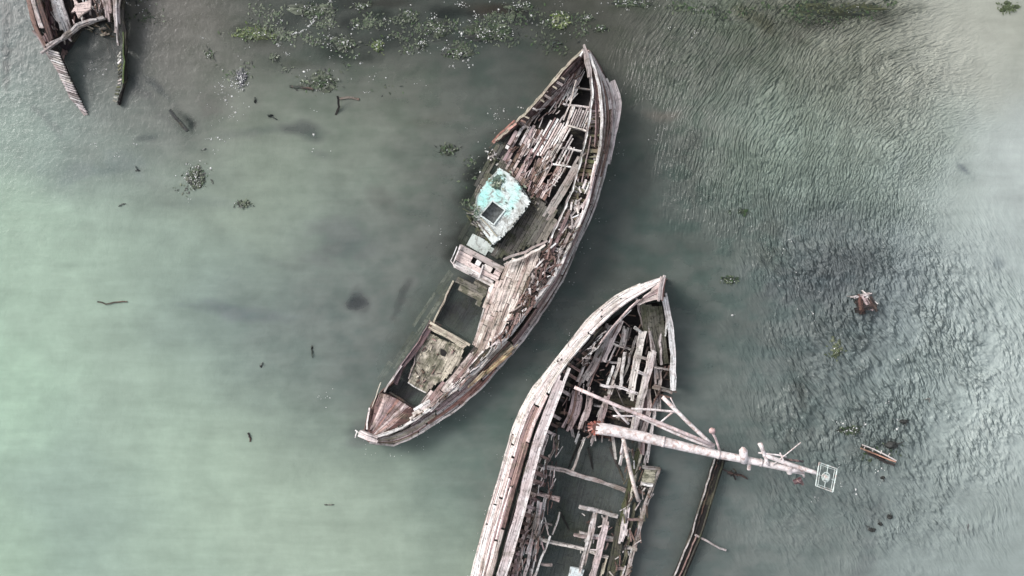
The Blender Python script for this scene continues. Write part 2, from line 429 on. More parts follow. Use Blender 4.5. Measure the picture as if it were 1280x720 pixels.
def sheet(name, z, st, m, wav, blobs, kind='structure', dark=1.0, far=1500.):
    xs = axis(-24., 24., st, far); ys = axis(-14., 14., st, far)
    X, Y = np.meshgrid(xs, ys); h, w = X.shape
    px = 640 + X / S; py = 360 - Y / S
    pxc = np.clip(px, -60, 1340); pyc = np.clip(py, -60, 780)
    inn = (np.abs(X) < 24.5) & (np.abs(Y) < 14.5)
    # irregular warp so that patches have natural outlines
    wx = np.zeros_like(X); wy = np.zeros_like(X); nz = np.zeros_like(X)
    for j in range(h):
        for i in range(w):
            if inn[j, i]:
                a = X[j, i]; b_ = Y[j, i]
                wx[j, i] = noise.fractal(Vector((a * .35, b_ * .5, 3.1)), 1., 2., 4)
                wy[j, i] = noise.fractal(Vector((a * .35, b_ * .5, 9.7)), 1., 2., 4)
                nz[j, i] = noise.fractal(Vector((a * .9, b_ * 1.6, 1.7)), .8, 2., 4)
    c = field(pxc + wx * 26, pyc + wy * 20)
    for (bx, by, rx, ry, an, col, stg) in blobs:
        t = math.radians(an); dx = px - bx + wx * min(rx, 20) * .9; dy = py - by + wy * min(ry, 20) * .9
        u = (dx * math.cos(t) + dy * math.sin(t)) / rx; v = (-dx * math.sin(t) + dy * math.cos(t)) / ry
        k = np.clip(1.25 - np.sqrt(u * u + v * v) + nz * .5, 0, 1); k = np.clip(k * k * (3 - 2 * k) * stg * 1.2, 0, 1)
        c = c * (1 - k[..., None]) + lin(col) * k[..., None]
    mean = .22
    lum = c @ np.array([.2126, .7152, .0722])
    c = c * ((lum / mean) ** .08)[..., None]
    # silt: greyer, browner mottling where the water is not milky
    mk = np.clip(.75 + nz * 1.6, 0, 1) * np.clip((.30 - lum) / .15, 0, 1) * .38
    lm = (c @ np.array([.2126, .7152, .0722]))[..., None]
    c = c * (1 - mk[..., None]) + lm * np.array([1.05, .99, .93]) * mk[..., None]
    c = c * (1 + np.clip(nz, -.6, .6) * .22 * np.clip((.45 - lum) / .3, 0.15, 1))[..., None]
    c = c * dark * KA
    cl = np.zeros_like(X)
    for (bx, by, rx, ry, an, f) in CLR:
        t = math.radians(an); dx = px - bx + wx * 8; dy = py - by + wy * 8
        u = (dx * math.cos(t) + dy * math.sin(t)) / rx; v = (-dx * math.sin(t) + dy * math.cos(t)) / ry
        cl = np.maximum(cl, f * np.clip(1.6 - 1.2 * np.sqrt(u * u + v * v) + nz * .3, 0, 1))
    rf = np.zeros_like(X); rc = np.zeros_like(X)
    for (bx, by, rx, ry, f, cc) in RP:
        d = np.exp(-(((px - bx) / rx) ** 2 + ((py - by) / ry) ** 2) * 1.1)
        rf = np.maximum(rf, d * f); rc = np.maximum(rc, d * cc)
    zz = np.full_like(X, z) + (nz * wav if wav else 0)
    me = bpy.data.meshes.new(name)
    V = np.stack([X, Y, zz], -1).reshape(-1, 3)
    idx = np.arange(h * w).reshape(h, w)
    F = np.stack([idx[:-1, :-1], idx[:-1, 1:], idx[1:, 1:], idx[1:, :-1]], -1).reshape(-1, 4)
    me.from_pydata(V.tolist(), [], F.tolist())
    ca = me.color_attributes.new('Col', 'FLOAT_COLOR', 'POINT')
    ca.data.foreach_set('color', np.concatenate([c, np.ones(c.shape[:2] + (1,))], -1).astype(np.float32).ravel())
    ra = me.color_attributes.new('Rip', 'FLOAT_COLOR', 'POINT')
    ra.data.foreach_set('color', np.stack([rf, rc, cl, rf * 0 + 1], -1).astype(np.float32).ravel())
    me.polygons.foreach_set('use_smooth', [True] * len(me.polygons))
    me.materials.append(m)
    o = bpy.data.objects.new(name, me); COL.objects.link(o); o['kind'] = kind
    return o

m, nt, out = mat('sea_bed_silt'); M_bed = m; L = nt.links.new
b = nd(nt, 'ShaderNodeBsdfPrincipled'); b.inputs['Roughness'].default_value = .9
at = nd(nt, 'ShaderNodeAttribute', attribute_name='Col'); tc = nd(nt, 'ShaderNodeTexCoord')
n = noisetex(nt, tc.outputs['Object'], 1.5, 8, .65, .4); r = ramp(nt, [(.3, .6), (.65, 1.25)]); L(n, r.inputs[0])
c = mixc(nt, 'MULTIPLY', 1., at.outputs['Color'], r.outputs[0]); L(c, b.inputs['Base Color']); L(b.outputs[0], out.inputs[0])

m, nt, out = mat('silty_sea_water'); M_water = m; L = nt.links.new
at = nd(nt, 'ShaderNodeAttribute', attribute_name='Col'); ar = nd(nt, 'ShaderNodeAttribute', attribute_name='Rip')
tc = nd(nt, 'ShaderNodeTexCoord'); O = tc.outputs['Object']
sepr = nd(nt, 'ShaderNodeSeparateColor'); L(ar.outputs['Color'], sepr.inputs[0])
# silt clouds and streaks drawn out by the current
s1 = noisetex(nt, O, 1, 6, .6, .3, (.35, 2.2, 1)); q1 = ramp(nt, [(.3, .93), (.7, 1.06)]); L(s1, q1.inputs[0])
s2 = noisetex(nt, O, .7, 9, .6, .15); q2 = ramp(nt, [(.3, .88), (.7, 1.10)]); L(s2, q2.inputs[0])
c = mixc(nt, 'MULTIPLY', 1., at.outputs['Color'], q1.outputs[0]); c = mixc(nt, 'MULTIPLY', 1., c, q2.outputs[0])
def mth(op, a, b_=None, cl=False):
    n = nd(nt, 'ShaderNodeMath', operation=op); n.use_clamp = cl
    for s_, v in ((n.inputs[0], a), (n.inputs[1], b_)):
        if v is None: continue
        if isinstance(v, bpy.types.NodeSocket): L(v, s_)
        else: s_.default_value = v
    return n.outputs[0]
# warp the ripple coordinates so that the wave trains bend
wn = nd(nt, 'ShaderNodeTexNoise'); wn.inputs['Scale'].default_value = .22; wn.inputs['Detail'].default_value = 2; L(O, wn.inputs['Vector'])
vs = nd(nt, 'ShaderNodeVectorMath', operation='MULTIPLY_ADD'); L(wn.outputs['Color'], vs.inputs[0]); vs.inputs[1].default_value = (1.5, 1.5, 0); L(O, vs.inputs[2])
WV = vs.outputs[0]
sx = nd(nt, 'ShaderNodeSeparateXYZ'); L(WV, sx.inputs[0])
dx_ = mth('SUBTRACT', sx.outputs[0], (1250 - 640) * S + 1.1); dy_ = mth('SUBTRACT', sx.outputs[1], (360 - 300) * S + 1.1)
rad = mth('SQRT', mth('ADD', mth('MULTIPLY', dx_, dx_), mth('MULTIPLY', dy_, dy_)))
ang = mth('ARCTAN2', dy_, mth('MULTIPLY', dx_, -1.0))   # seam behind the wave front
def ripl(kr, ka, det, dist):
    cb = nd(nt, 'ShaderNodeCombineXYZ'); L(mth('MULTIPLY', rad, kr), cb.inputs[0]); L(mth('MULTIPLY', ang, ka), cb.inputs[1])
    n = nd(nt, 'ShaderNodeTexNoise'); L(cb.outputs[0], n.inputs['Vector']); n.inputs['Scale'].default_value = 1; n.inputs['Detail'].default_value = det; n.inputs['Distortion'].default_value = dist
    return n.outputs['Fac']
rf = ripl(9.5, 24., 2, .25)
rf2 = ripl(16., 50., 1, .2)
r1_ = nd(nt, 'ShaderNodeMapping'); L(WV, r1_.inputs[0]); r1_.inputs['Rotation'].default_value = (0, 0, math.radians(-32))
rc = noisetex(nt, r1_.outputs[0], 1, 2, .5, .15, (5.2, 2.0, 1))
rc = mth('POWER', rc, 1.8)
pt = noisetex(nt, O, .45, 3, .6, .4); ptr = ramp(nt, [(.35, .25), (.6, 1.)]); L(pt, ptr.inputs[0])
pt2 = noisetex(nt, O, .8, 3, .6, .4, (1.3, 1, 1), .5); ptr2 = ramp(nt, [(.3, .45), (.6, 1.)]); L(pt2, ptr2.inputs[0])
h1 = mth('MULTIPLY', mth('MULTIPLY', mth('ADD', rf, mth('MULTIPLY', rf2, .35)), 1.35), mth('MULTIPLY', sepr.outputs[0], ptr2.outputs[0]))
h2 = mth('MULTIPLY', rc, mth('MULTIPLY', mth('MULTIPLY', sepr.outputs[1], ptr.outputs[0]), 1.9))
calm = noisetex(nt, O, 3.5, 4, .6)
hh = mth('ADD', mth('ADD', h1, h2), mth('MULTIPLY', calm, .035))
bp = nd(nt, 'ShaderNodeBump'); bp.inputs['Strength'].default_value = 1.0; bp.inputs['Distance'].default_value = .60; L(hh, bp.inputs['Height'])
b = nd(nt, 'ShaderNodeBsdfPrincipled'); b.inputs['Roughness'].default_value = .16; b.inputs['IOR'].default_value = 1.33
L(c, b.inputs['Base Color']); L(bp.outputs[0], b.inputs['Normal'])
tr = nd(nt, 'ShaderNodeBsdfTransparent'); tr.inputs[0].default_value = (.80, .88, .84, 1)
mx = nd(nt, 'ShaderNodeMixShader'); L(mth('SUBTRACT', .72, mth('MULTIPLY', sepr.outputs[2], .42)), mx.inputs[0])
L(tr.outputs[0], mx.inputs[1]); L(b.outputs[0], mx.inputs[2]); L(mx.outputs[0], out.inputs[0])

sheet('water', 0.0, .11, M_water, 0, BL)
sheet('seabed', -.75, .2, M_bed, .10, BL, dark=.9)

# ------------------------------------------------------------------ wreck in the middle
AX = (.49, -.871)
t1 = root('wooden_wreck', P(600, 320, 0), 'long rotting wooden boat lying half sunk with a turquoise patch on its cabin roof', 'shipwreck', 'wooden wrecks')
def tc1(x, y): return ((x - 458) * .49 + (y - 545) * -.871, (x - 458) * .871 + (y - 545) * .49)
def z1(x, y):
    t, c = tc1(x, y)
    z = .10 + .0105 * max(c + 6, 0)
    z += max(0, (t - 390) / 165) * .75
    z += max(0, (110 - t) / 110) * .35
    return z
Rr = [(732,70,2.1),(738,95,2.05),(740,118,2.0),(737,140,1.9),(734,164,1.85),(728,190,1.75),(722,213,1.7),(715,238,1.62),(705,262,1.55),(695,282,1.5),(684,306,1.45),(668,335,1.35),(652,366,1.25),(633,409,1.1)]
R2 = [(736,67,2.15),(745,92,2.1),(750,120,2.0),(752,150,1.9),(751,175,1.85),(748,193,1.8),(743,210,1.75),(740,224,1.72),(731,264,1.65),(712,304,1.55),(699,335,1.5),(667,377,1.45),(641,414,1.35),(615,438,1.25),(570,485,1.2),(540,508,1.2),(505,533,1.3),(463,548,1.5)]
OO = [(738,64,2.0),(749,80,1.5),(758,98,1.3),(767,122,1.15),(768,150,1.05),(764,180,1.0),(759,202,.95),(754,224,.9),(742,264,.85),(723,304,.8),(706,345,.75),(684,382,.72),(655,425,.7),(629,454,.68),(606,481,.68),(571,512,.7),(541,531,.75),(515,548,.85),(490,557,1.0),(462,553,1.35)]
SK = [(x - 7, y - 4, -.75) for x, y, z in OO]
mb = MB()
def p1(x, f):
    if x > .62 and f > .35 and R() < .5: return CREAM + REDW[:2]
    return PALE + PALE + PINK + PINK + BROWN + DARK[:2] if f > .15 else PALE
ribbon(mb, R2, OO, 6, .06, MIX, gap=.12, miss=.05, sign=-1, lift=.06, palf=p1)
hp1 = mb.build('hull_planking', M_wood, t1)
mb = MB(); ribbon(mb, OO, SK, 5, .06, PINK + BROWN + DARK, gap=.08, miss=.0, sign=-1, lift=.03)
mb.build('lower_hull', M_wood, t1)
mb = MB(); board(mb, [(x + 0.5, y + .5, z + .06) for x, y, z in R2], 3.2, .09, PALE[:3], n=60, wob=.02, strips=1)
o = mb.build('rail', M_clean, t1)
mb = MB(); board(mb, [(x, y, z + .05) for x, y, z in OO[2:]], 2.4, .08, PALE[:3], n=60, wob=.02, strips=1)
o = mb.build('rubbing_strake', M_clean, t1)
mb = MB(); board(mb, Rr[:11], 3.0, .12, PALE + PALE + GREYW, n=46, wob=.03, strips=2)
mb.build('deck_shelf', M_clean, t1)
# dark trough between shelf and sheer, with the frame heads in it
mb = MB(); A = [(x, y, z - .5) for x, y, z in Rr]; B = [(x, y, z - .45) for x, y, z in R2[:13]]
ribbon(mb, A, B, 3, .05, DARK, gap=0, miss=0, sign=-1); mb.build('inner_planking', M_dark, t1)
As = resample(smooth(W3([(x, y, z) for x, y, z in Rr]), 2), 60); Bs = resample(smooth(W3(R2[:13]), 2), 60)
def rib(a, b_, w, pal, matl, par, nm='rib', t=.10, drop=.12):
    mb = MB(); n = 4
    pts = [a.lerp(b_, i / (n - 1)) for i in range(n)]
    tg = (b_ - a).normalized(); up = Vector((0, 0, 1)); sd = tg.cross(up).normalized()
    Ls = []; Rs = []; Ns = []
    for i, p in enumerate(pts):
        q = p - up * (drop * (1 + .4 * math.sin(i)))
        Ls.append(q - sd * w / 2 * U(.8, 1.15)); Rs.append(q + sd * w / 2 * U(.8, 1.15)); Ns.append(up)
    mb.loft(Ls, Rs, Ns, t, pick(pal), U(0, 50), U(0, 50))
    return mb.build(nm, matl, par)
for i in range(3, 59):
    if R() < .12: continue
    pal = MOSS + DARK if 14 < i < 34 else (BROWN + GREYW + PALE if i >= 34 else BROWN + PINK)
    rib(As[i].lerp(Bs[i], U(-.02, .2)), Bs[i].lerp(As[i], U(-.03, .12)) + Vector((U(-.06, .06), U(-.06, .06), 0)), U(.09, .17), pal, M_wood, t1)
mb = MB()
strip1 = [(x, y) for x, y, z in Rr[3:]] + [(x, y) for x, y, z in reversed(R2[3:13])]
zt = lambda x, y: max(.55, z1(x, y) + .28)
debris(mb, strip1, 170, zt, (-.45, .9), MOSS + DARK + BROWN + GREYW, l=(3, 16), w=(.8, 2.6), spread=.5, dz=.2)
debris(mb, [(688,300),(700,335),(668,380),(640,415),(618,436),(612,430),(640,395),(655,362),(668,330)], 120, zt, (-.5, .85), DARK + BROWN + BROWN + PALE, l=(3, 18), w=(1, 3), spread=.35, dz=.25)
debris(mb, [(722,225),(738,230),(728,262),(712,292),(700,290),(708,262)], 34, lambda x, y: zt(x, y) + .12, (-.3, .9), PALE, l=(5, 16), w=(1.2, 3), spread=.7)
o = mb.build('timber_debris', M_wood, t1); o['kind'] = 'stuff'
# stringers between shelf and rail, lower half
for pl, w in (([(712,262,1.6),(700,292,1.5),(690,315,1.42)], 4), ([(726,268,1.66),(708,300,1.55),(694,330,1.45)], 4), ([(664,360,1.4),(645,395,1.3),(622,425,1.2)], 2.5),
              ([(738,170,1.75),(733,200,1.7),(727,228,1.65)], 1.5), ([(745,205,1.85),(737,240,1.78),(728,262,1.7)], 2.2)):
    mb = MB(); board(mb, pl, w, .08, PALE + PINK); mb.build('stringer', M_wood, t1)
# outer bow planking (steep, dark and pink stripes)
mb = MB()
ribbon(mb, [(734,68,2.12),(741,92,2.08),(744,118,2.0),(745,150,1.9),(743,185,1.8)], [(738,64,2.05),(751,92,1.75),(757,120,1.6),(759,150,1.5),(755,190,1.4)], 5, .04, PINK + BROWN + PALE, gap=.25, miss=.08, sign=-1, lift=.05)
mb.build('bow_planking', M_wood, t1)
for pl, w in (([(634,443,.98),(618,457,.96),(603,470,.95)], 6), ([(606,464,1.1),(594,476,1.08),(584,486,1.06)], 4), ([(646,430,1.05),(634,441,1.03)], 4)):
    mb = MB(); board(mb, [(x, y, z + .06) for x, y, z in pl], w, .05, [(.76,.62,.34),(.72,.60,.42),(.62,.42,.26)], strips=3, jag=.3); o = mb.build('stained_plank', M_wood, t1); o['label'] = 'yellow stained plank'
# sprung plank standing off the bow
mb = MB(); board(mb, [(767,109,1.25),(773,126,1.15),(770,148,1.05),(765,172,.95),(759,200,.9)], 9, .06, CREAM + PALE, strips=3, jag=.5)
o = mb.build('sprung_plank', M_clean, t1); o['label'] = 'pale plank sprung outwards at the bow'
# stem
mb = MB(); board(mb, [(729,58,2.3),(732,70,2.25),(736,84,2.15),(737,98,2.05)], 5, .22, PALE, strips=2, wob=.03)
board(mb, [(725,70,2.15),(731,62,2.3),(736,70,2.2)], 4, .12, PALE, strips=1)
mb.build('stem', M_clean, t1)
# left side, forward
LF = [(727,64,2.15),(704,87,1.75),(680,115,1.3),(658,140,.85),(639,158,.45),(622,175,.1)]
mb = MB(); board(mb, LF, 3.2, .1, PALE + CREAM, n=30, wob=.03, strips=2); mb.build('rail', M_clean, t1)
mb = MB(); ribbon(mb, LF, [(x + 9, y + 7, -.75) for x, y, z in LF], 4, .05, PINK + BROWN, gap=.05, miss=0); mb.build('lower_hull', M_wood, t1)
mb = MB(); board(mb, [(639,157,.5),(628,166,.2),(616,180,-.05)], 6, .07, REDW, strips=3, jag=.3); mb.build('broken_rail', M_wood, t1)
DL = (-.69, .72)
mb = MB()
fill(mb, [(727,72),(733,84),(726,95),(706,112),(694,128),(680,136),(668,150),(655,160),(648,152),(676,124),(700,96)], DL, 4.2, z1, .05, PALE + PINK + PINK, gap=.14, miss=.05, jag=5, seg=45)
mb.build('side_deck', M_wood, t1)
A6 = W3([(722,74,1.85),(680,120,1.2),(646,156,.5)]); B6 = W3([(728,79,1.75),(690,124,1.15),(655,160,.5)])
A6 = resample(A6, 16); B6 = resample(B6, 16)
for i in range(3, 16):
    if R() < .8: rib(A6[i], B6[i].lerp(A6[i], U(.1, .5)), U(.05, .10), PALE + CREAM + BROWN, M_clean, t1, drop=-.03)
# forward hold and its beams
mb = MB(); slab(mb, [(730,72),(742,112),(738,150),(728,200),(700,252),(668,262),(640,222),(622,190),(640,165),(668,140),(700,105)], lambda x, y: max(.06, z1(x, y) - .55), .12, (.018, .016, .017), jit=1.5)  # wet timber, with the shade inside the hold put into its near-black colour
mb.build('hold_shade_floor', M_dark, t1)
for a, b_, w in (((718,110),(738,113),2), ((704,130),(737,135),2.4), ((710,158),(737,165),2.4), ((699,152),(707,142),2), ((700,185),(732,190),2.5), ((690,205),(726,212),2), ((652,153),(661,160),2.5)):
    mb = MB(); board(mb, [(a[0], a[1], z1(*a) + .02), (b_[0], b_[1], z1(*b_) + .05)], w, .14, PALE + GREYW, strips=1, wob=.025); mb.build('deck_beam', M_wood, t1)
mb = MB(); board(mb, [(720,100,1.7),(713,128,1.45),(704,150,1.3)], 2, .1, PALE, strips=1); mb.build('carline', M_wood, t1)
mb = MB(); board(mb, [(716,132,1.5),(707,160,1.3),(697,182,1.1),(688,196,.95)], 3, .1, PALE, strips=1); mb.build('carline', M_wood, t1)
mb = MB()
for _ in range(26):   # splintered planks running up into the bow
    x = U(706, 732); y = U(84, 118)
    if x + (y - 84) * .35 > 737: continue
    board(mb, [(x, y, z1(x, y) + .05), (x - 9 + U(-2, 2), y + U(12, 20), z1(x, y) + .02)], U(.9, 1.6), .04, PALE, strips=1)
fill(mb, [(713,134),(737,136),(735,160),(711,159)], (.38, -.92), 3.0, lambda x, y: z1(x, y) + .04, .05, PALE, gap=.42, miss=.05, jag=5)
fill(mb, [(688,150),(700,150),(713,164),(716,182),(704,200),(690,206),(664,192),(672,170)], AX, 3.2, lambda x, y: z1(x, y) + .04, .05, PALE + PALE + PINK, gap=.34, miss=.06, jag=6)
mb.build('fore_deck_slats', M_clean, t1)
mb = MB()
fill(mb, [(640,168),(658,156),(676,160),(672,172),(664,192),(690,206),(704,200),(712,196),(706,214),(693,226),(680,250),(664,240),(646,226),(630,206),(632,186)], AX, 4.2, z1, .05, PINK + BROWN + BROWN, gap=.16, miss=.08, jag=5, seg=26, palf=lambda x, y: (PALE + PINK if y < 190 and x < 665 else BROWN + BROWN + PINK))
mb.build('fore_deck', M_wood, t1)
mb = MB()
debris(mb, [(640,170),(700,160),(715,190),(690,240),(664,245),(632,205)], 90, lambda x, y: z1(x, y) + .05, AX, PINK + PALE + BROWN + DARK, l=(3, 14), w=(.8, 1.8), spread=.35, dz=.06)
debris(mb, [(722,74),(734,90),(700,140),(668,160),(650,158),(690,105)], 60, lambda x, y: z1(x, y) + .05, DL, PALE + PINK + BROWN, l=(4, 18), w=(.8, 1.6), spread=.22, dz=.06)
o = mb.build('splinters', M_wood, t1); o['kind'] = 'stuff'
# broad loose plank and ladder of slats beside it
mb = MB(); board(mb, [(724,201,1.62),(707,232,1.4),(683,270,1.15)], 10, .08, [(.40,.37,.34),(.45,.42,.39),(.36,.33,.31)], strips=3, jag=.25); mb.build('broad_plank', M_clean, t1)
mb = MB(); board(mb, [(718,184,1.5),(704,214,1.3),(692,232,1.12)], 1.6, .08, PALE, strips=1); board(mb, [(712,188,1.5),(700,212,1.25),(690,230,1.1)], 1.4, .08, PALE, strips=1)
for f in range(6): y = 206 + f * 5; x = 706 - f * 2.9; board(mb, [(x - 3, y - 2, 1.2), (x + 3, y + 1.5, 1.25)], 1.3, .06, PALE, strips=1)
mb.build('slat_ladder', M_clean, t1)
# drowned deck amidships
mb = MB()
fill(mb, [(630,196),(660,236),(690,262),(700,262),(684,298),(640,318),(622,322),(612,318),(628,300),(655,262),(640,226),(622,205)], AX, 5, lambda x, y: .03 + (.012 * max(0, x - 660)), .05, [(.17,.16,.14),(.14,.135,.12),(.21,.19,.165),(.12,.11,.10)], gap=.05, miss=0, jag=3)
mb.build('drowned_deck', M_moss, t1)
mb = MB()
debris(mb, [(646,224),(668,232),(690,262),(676,268),(662,256),(650,240)], 70, .1, (1, .6), MOSS + CREAM + GREYW, l=(2, 8), w=(1, 3), spread=1.5, dz=.1)
debris(mb, [(580,262),(596,262),(620,302),(612,306),(590,282)], 40, .06, (.8, .6), MOSS + MOSS + GREYW, l=(3, 14), w=(1, 2.2), spread=.4, dz=.08)
debris(mb, [(608,186),(620,190),(622,206),(610,206)], 26, .03, (1, 0), MOSS + PALE, l=(2, 6), w=(1, 2.5), spread=2, dz=.05)
o = mb.build('weedy_rubble', M_moss, t1); o['kind'] = 'stuff'
mb = MB()
fill(mb, [(622,176),(600,215),(583,262),(571,300),(580,330),(600,300),(622,250),(636,215),(634,190)], AX, 6, lambda x, y: -.07 + .002 * (x - 575), .05, [(.13,.12,.10),(.08,.08,.07),(.17,.15,.13)], gap=.1, miss=.12, jag=6, seg=60)
mb.build('sunken_side_deck', M_moss, t1)
# cabin roof with its hatch
TQ = (.40, .66, .62); zr = lambda x, y: .50 + .004 * (x - 620)
roof = [(624.5,211),(634,216),(646,226),(653,240),(663,252),(659,258),(640,284),(617,306),(606,292),(593,270),(596,246),(610,226)]
hatch = [(615.5,251),(631.5,262.5),(617,281),(600.5,269)]
mb = MB()
def paintp(x, y):
    if y - (x - 620) * .3 < 252: return [TQ, (.44, .70, .66), (.36, .62, .58)] if (x - 600) * .9 + (y - 245) * .3 < 36 else [(.62, .64, .64), (.52, .52, .50)]
    return [(.55, .62, .60), (.62, .66, .64), (.46, .50, .47)]
def vroof(x, y):
    q = noise.fractal(Vector((x * .07, y * .07, 2.)), 1., 2., 4)
    k = min(1, max(0, 1.6 - ((x - 618) / 30) ** 2 - ((y - 240) / 24) ** 2 + q * 1.1))
    a = (.62, .66, .65) if q > -.1 else (.42, .44, .42)
    return tuple(a[i] * (1 - k) + (.34, .68, .64)[i] * k for i in range(3))
fill(mb, roof, (-.87, -.49), 1.6, zr, .07, [TQ], gap=0, miss=0, jag=2.4, holes=[hatch], lift=.0, spanstep=3, vcol=vroof)
rf_ = mb.build('cabin_roof', M_paint, t1)
mb = MB(); slab(mb, [(a, b_) for a, b_ in hatch], .36, .05, (.13, .14, .14), jit=.4); h_ = sub(mb, 'hatch_well', M_rock, rf_)
mb = MB()
hc = hatch + hatch[:1]
for a, b_ in zip(hc, hc[1:]): board(mb, [(a[0], a[1], .57), (b_[0], b_[1], .57)], 2.0, .1, [(.60,.68,.66)], strips=1, wob=.01)
sub(mb, 'hatch_coaming', M_paint, rf_)
mb = MB()
rw = [(593,272),(606,292),(617,306),(640,284),(659,260)]
for a, b_ in zip(rw, rw[1:]):
    A_ = [P(a[0], a[1], .46), P(b_[0], b_[1], .46)]; B_ = [P(a[0], a[1], -.5), P(b_[0], b_[1], -.5)]
    nn = (A_[1] - A_[0]).cross(Vector((0, 0, 1))).normalized(); mb.loft(A_, B_, [nn, nn], .05, (.30, .33, .31), 3, 4)
lw = [(593,270),(596,246),(610,226),(624.5,211),(646,226),(663,252)]
for a, b_ in zip(lw, lw[1:]):
    A_ = [P(a[0], a[1], .46), P(b_[0], b_[1], .46)]; B_ = [P(a[0], a[1], -.5), P(b_[0], b_[1], -.5)]
    nn = (A_[1] - A_[0]).cross(Vector((0, 0, 1))).normalized(); mb.loft(A_, B_, [nn, nn], .05, (.30, .33, .31), 3, 4)
mb.build('cabin_wall', M_paint, t1)
mb = MB(); slab(mb, [(615,222),(621,219),(631,223),(631,234),(625,239),(618,237),(615,230)], lambda x, y: .56, .03, (.10, .15, .12), jit=1.6, step=3)
for _ in range(90):
    x, y = random.choice([(623, 229), (623, 229), (628, 220), (597, 268), (594, 262), (640, 262), (650, 232)]); x += random.gauss(0, 4); y += random.gauss(0, 4)
    p = P(x, y, U(.57, .62)); d = Vector((U(-.09, .09), U(-.09, .09), U(-.01, .03))); e = Vector((-d.y, d.x, 0)) * .5
    mb.quad([p, p + d + e, p + d * 2, p + d - e], pick([(.08, .13, .09), (.14, .19, .12), (.05, .07, .05), (.3, .33, .25)]))
mb.build('moss_patch', M_weed, t1)
mb = MB(); board(mb, [(594,274,.48),(606,287,.48),(616,300,.48)], 2, .06, [(.36,.33,.30)], strips=1); board(mb, [(600,272,.6),(612,284,.6),(621,296,.6)], 1.6, .05, CREAM, strips=1)
mb.build('roof_batten', M_wood, t1)
mb = MB()
fill(mb, [(589,293),(604,298),(620,311),(611,321),(596,314),(582,305)], AX, 9, lambda x, y: .03, .05, [(.45,.50,.47),(.40,.45,.42)], gap=.01, miss=0, jag=2, lift=.003); mb.build('awash_panel', M_paint, t1)
# broken bulkhead lying across
mb = MB()
fill(mb, [(576.5,306),(604,320),(631,333),(626,345),(615,355),(590,342),(567,329)], (.88, .46), 7.5, lambda x, y: .52 + .003 * (x - 600), .06, PALE + [(.66,.55,.52)], gap=.07, miss=0, jag=2, lift=.01,
     holes=[[(592,320),(597,322),(594,328),(589,326)], [(604,326),(608,328),(602,337),(598,335)], [(617,334),(620,335),(616,342),(613,341)], [(582,316),(585,317),(584,320),(581,319)]])
bk = mb.build('fallen_bulkhead', M_clean, t1)
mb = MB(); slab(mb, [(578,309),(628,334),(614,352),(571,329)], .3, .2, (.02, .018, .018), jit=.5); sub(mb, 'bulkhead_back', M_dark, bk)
mb = MB()
for a, b_, w in (((576,306),(567,330),2), ((567,330),(590,343),2), ((590,343),(615,355),2), ((571,308),(563,326),1.2), ((563,326),(568,333),1.2), ((604,331),(598,347),2)):
    board(mb, [(a[0], a[1], .6), (b_[0], b_[1], .62)], w, .07, PALE, strips=1, wob=.02)
mb.build('bulkhead_frame', M_clean, t1)
# pair of long boards
for pl in ([(629,324,1.0),(656,315,1.15),(684,300,1.4)], [(630,331,1.0),(655,321,1.12),(682,306,1.35)]):
    mb = MB(); board(mb, pl, 3.2, .09, CREAM + PALE, strips=1, wob=.03); mb.build('long_board', M_clean, t1)
# main deck, starboard
mb = MB()
fill(mb, [(636,326),(660,318),(680,310),(668,335),(652,366),(633,409),(618,428),(604,440),(596,437),(591,427),(601.5,396),(612,359),(617,354),(628,345)], (.35, -.937), 4.2, z1, .06, [(.66,.57,.53),(.70,.62,.57),(.58,.49,.45),(.76,.68,.63),(.50,.40,.37)], gap=.05, miss=.0, jag=4, seg=60)
fill(mb, [(596,436),(606,440),(592,462),(566,486),(540,508),(526,520),(520,510),(536,492),(558,475),(580,452)], (.62, -.78), 5, z1, .06, PALE + PINK, gap=.08, miss=.02, jag=4, seg=60)
md = mb.build('main_deck', M_wood, t1)
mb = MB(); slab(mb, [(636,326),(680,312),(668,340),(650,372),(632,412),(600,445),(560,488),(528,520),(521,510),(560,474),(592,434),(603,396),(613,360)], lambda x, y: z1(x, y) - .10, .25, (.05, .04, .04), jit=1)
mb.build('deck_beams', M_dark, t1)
mb = MB(); board(mb, [(612,359,.6),(602,396,.55),(594,424,.5)], 2, .14, PALE, strips=1); mb.build('well_coaming', M_clean, t1)
mb = MB(); board(mb, [(592,440,.75),(570,466,.7),(540,496,.7),(524,514,.75)], 2, .1, PALE, strips=1, wob=.03); board(mb, [(625,430,1.32),(596,464,1.25),(570,484,1.22)], 2.4, .08, PALE, strips=1, wob=.03); mb.build('well_coaming', M_clean, t1)
# trough at sheer beside the aft deck
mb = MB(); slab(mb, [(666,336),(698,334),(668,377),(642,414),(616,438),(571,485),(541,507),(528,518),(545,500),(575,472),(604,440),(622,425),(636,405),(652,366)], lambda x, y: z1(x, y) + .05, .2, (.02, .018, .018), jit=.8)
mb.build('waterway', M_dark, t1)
mb = MB(); debris(mb, [(616,436),(602,444),(566,482),(538,506),(505,530),(512,532),(545,508),(575,484)], 120, lambda x, y: z1(x, y) + .25, (-.7, .65), PALE + PALE + BROWN + DARK, l=(4, 18), w=(.8, 2), spread=.15, dz=.25)
o = mb.build('splinters', M_wood, t1); o['kind'] = 'stuff'
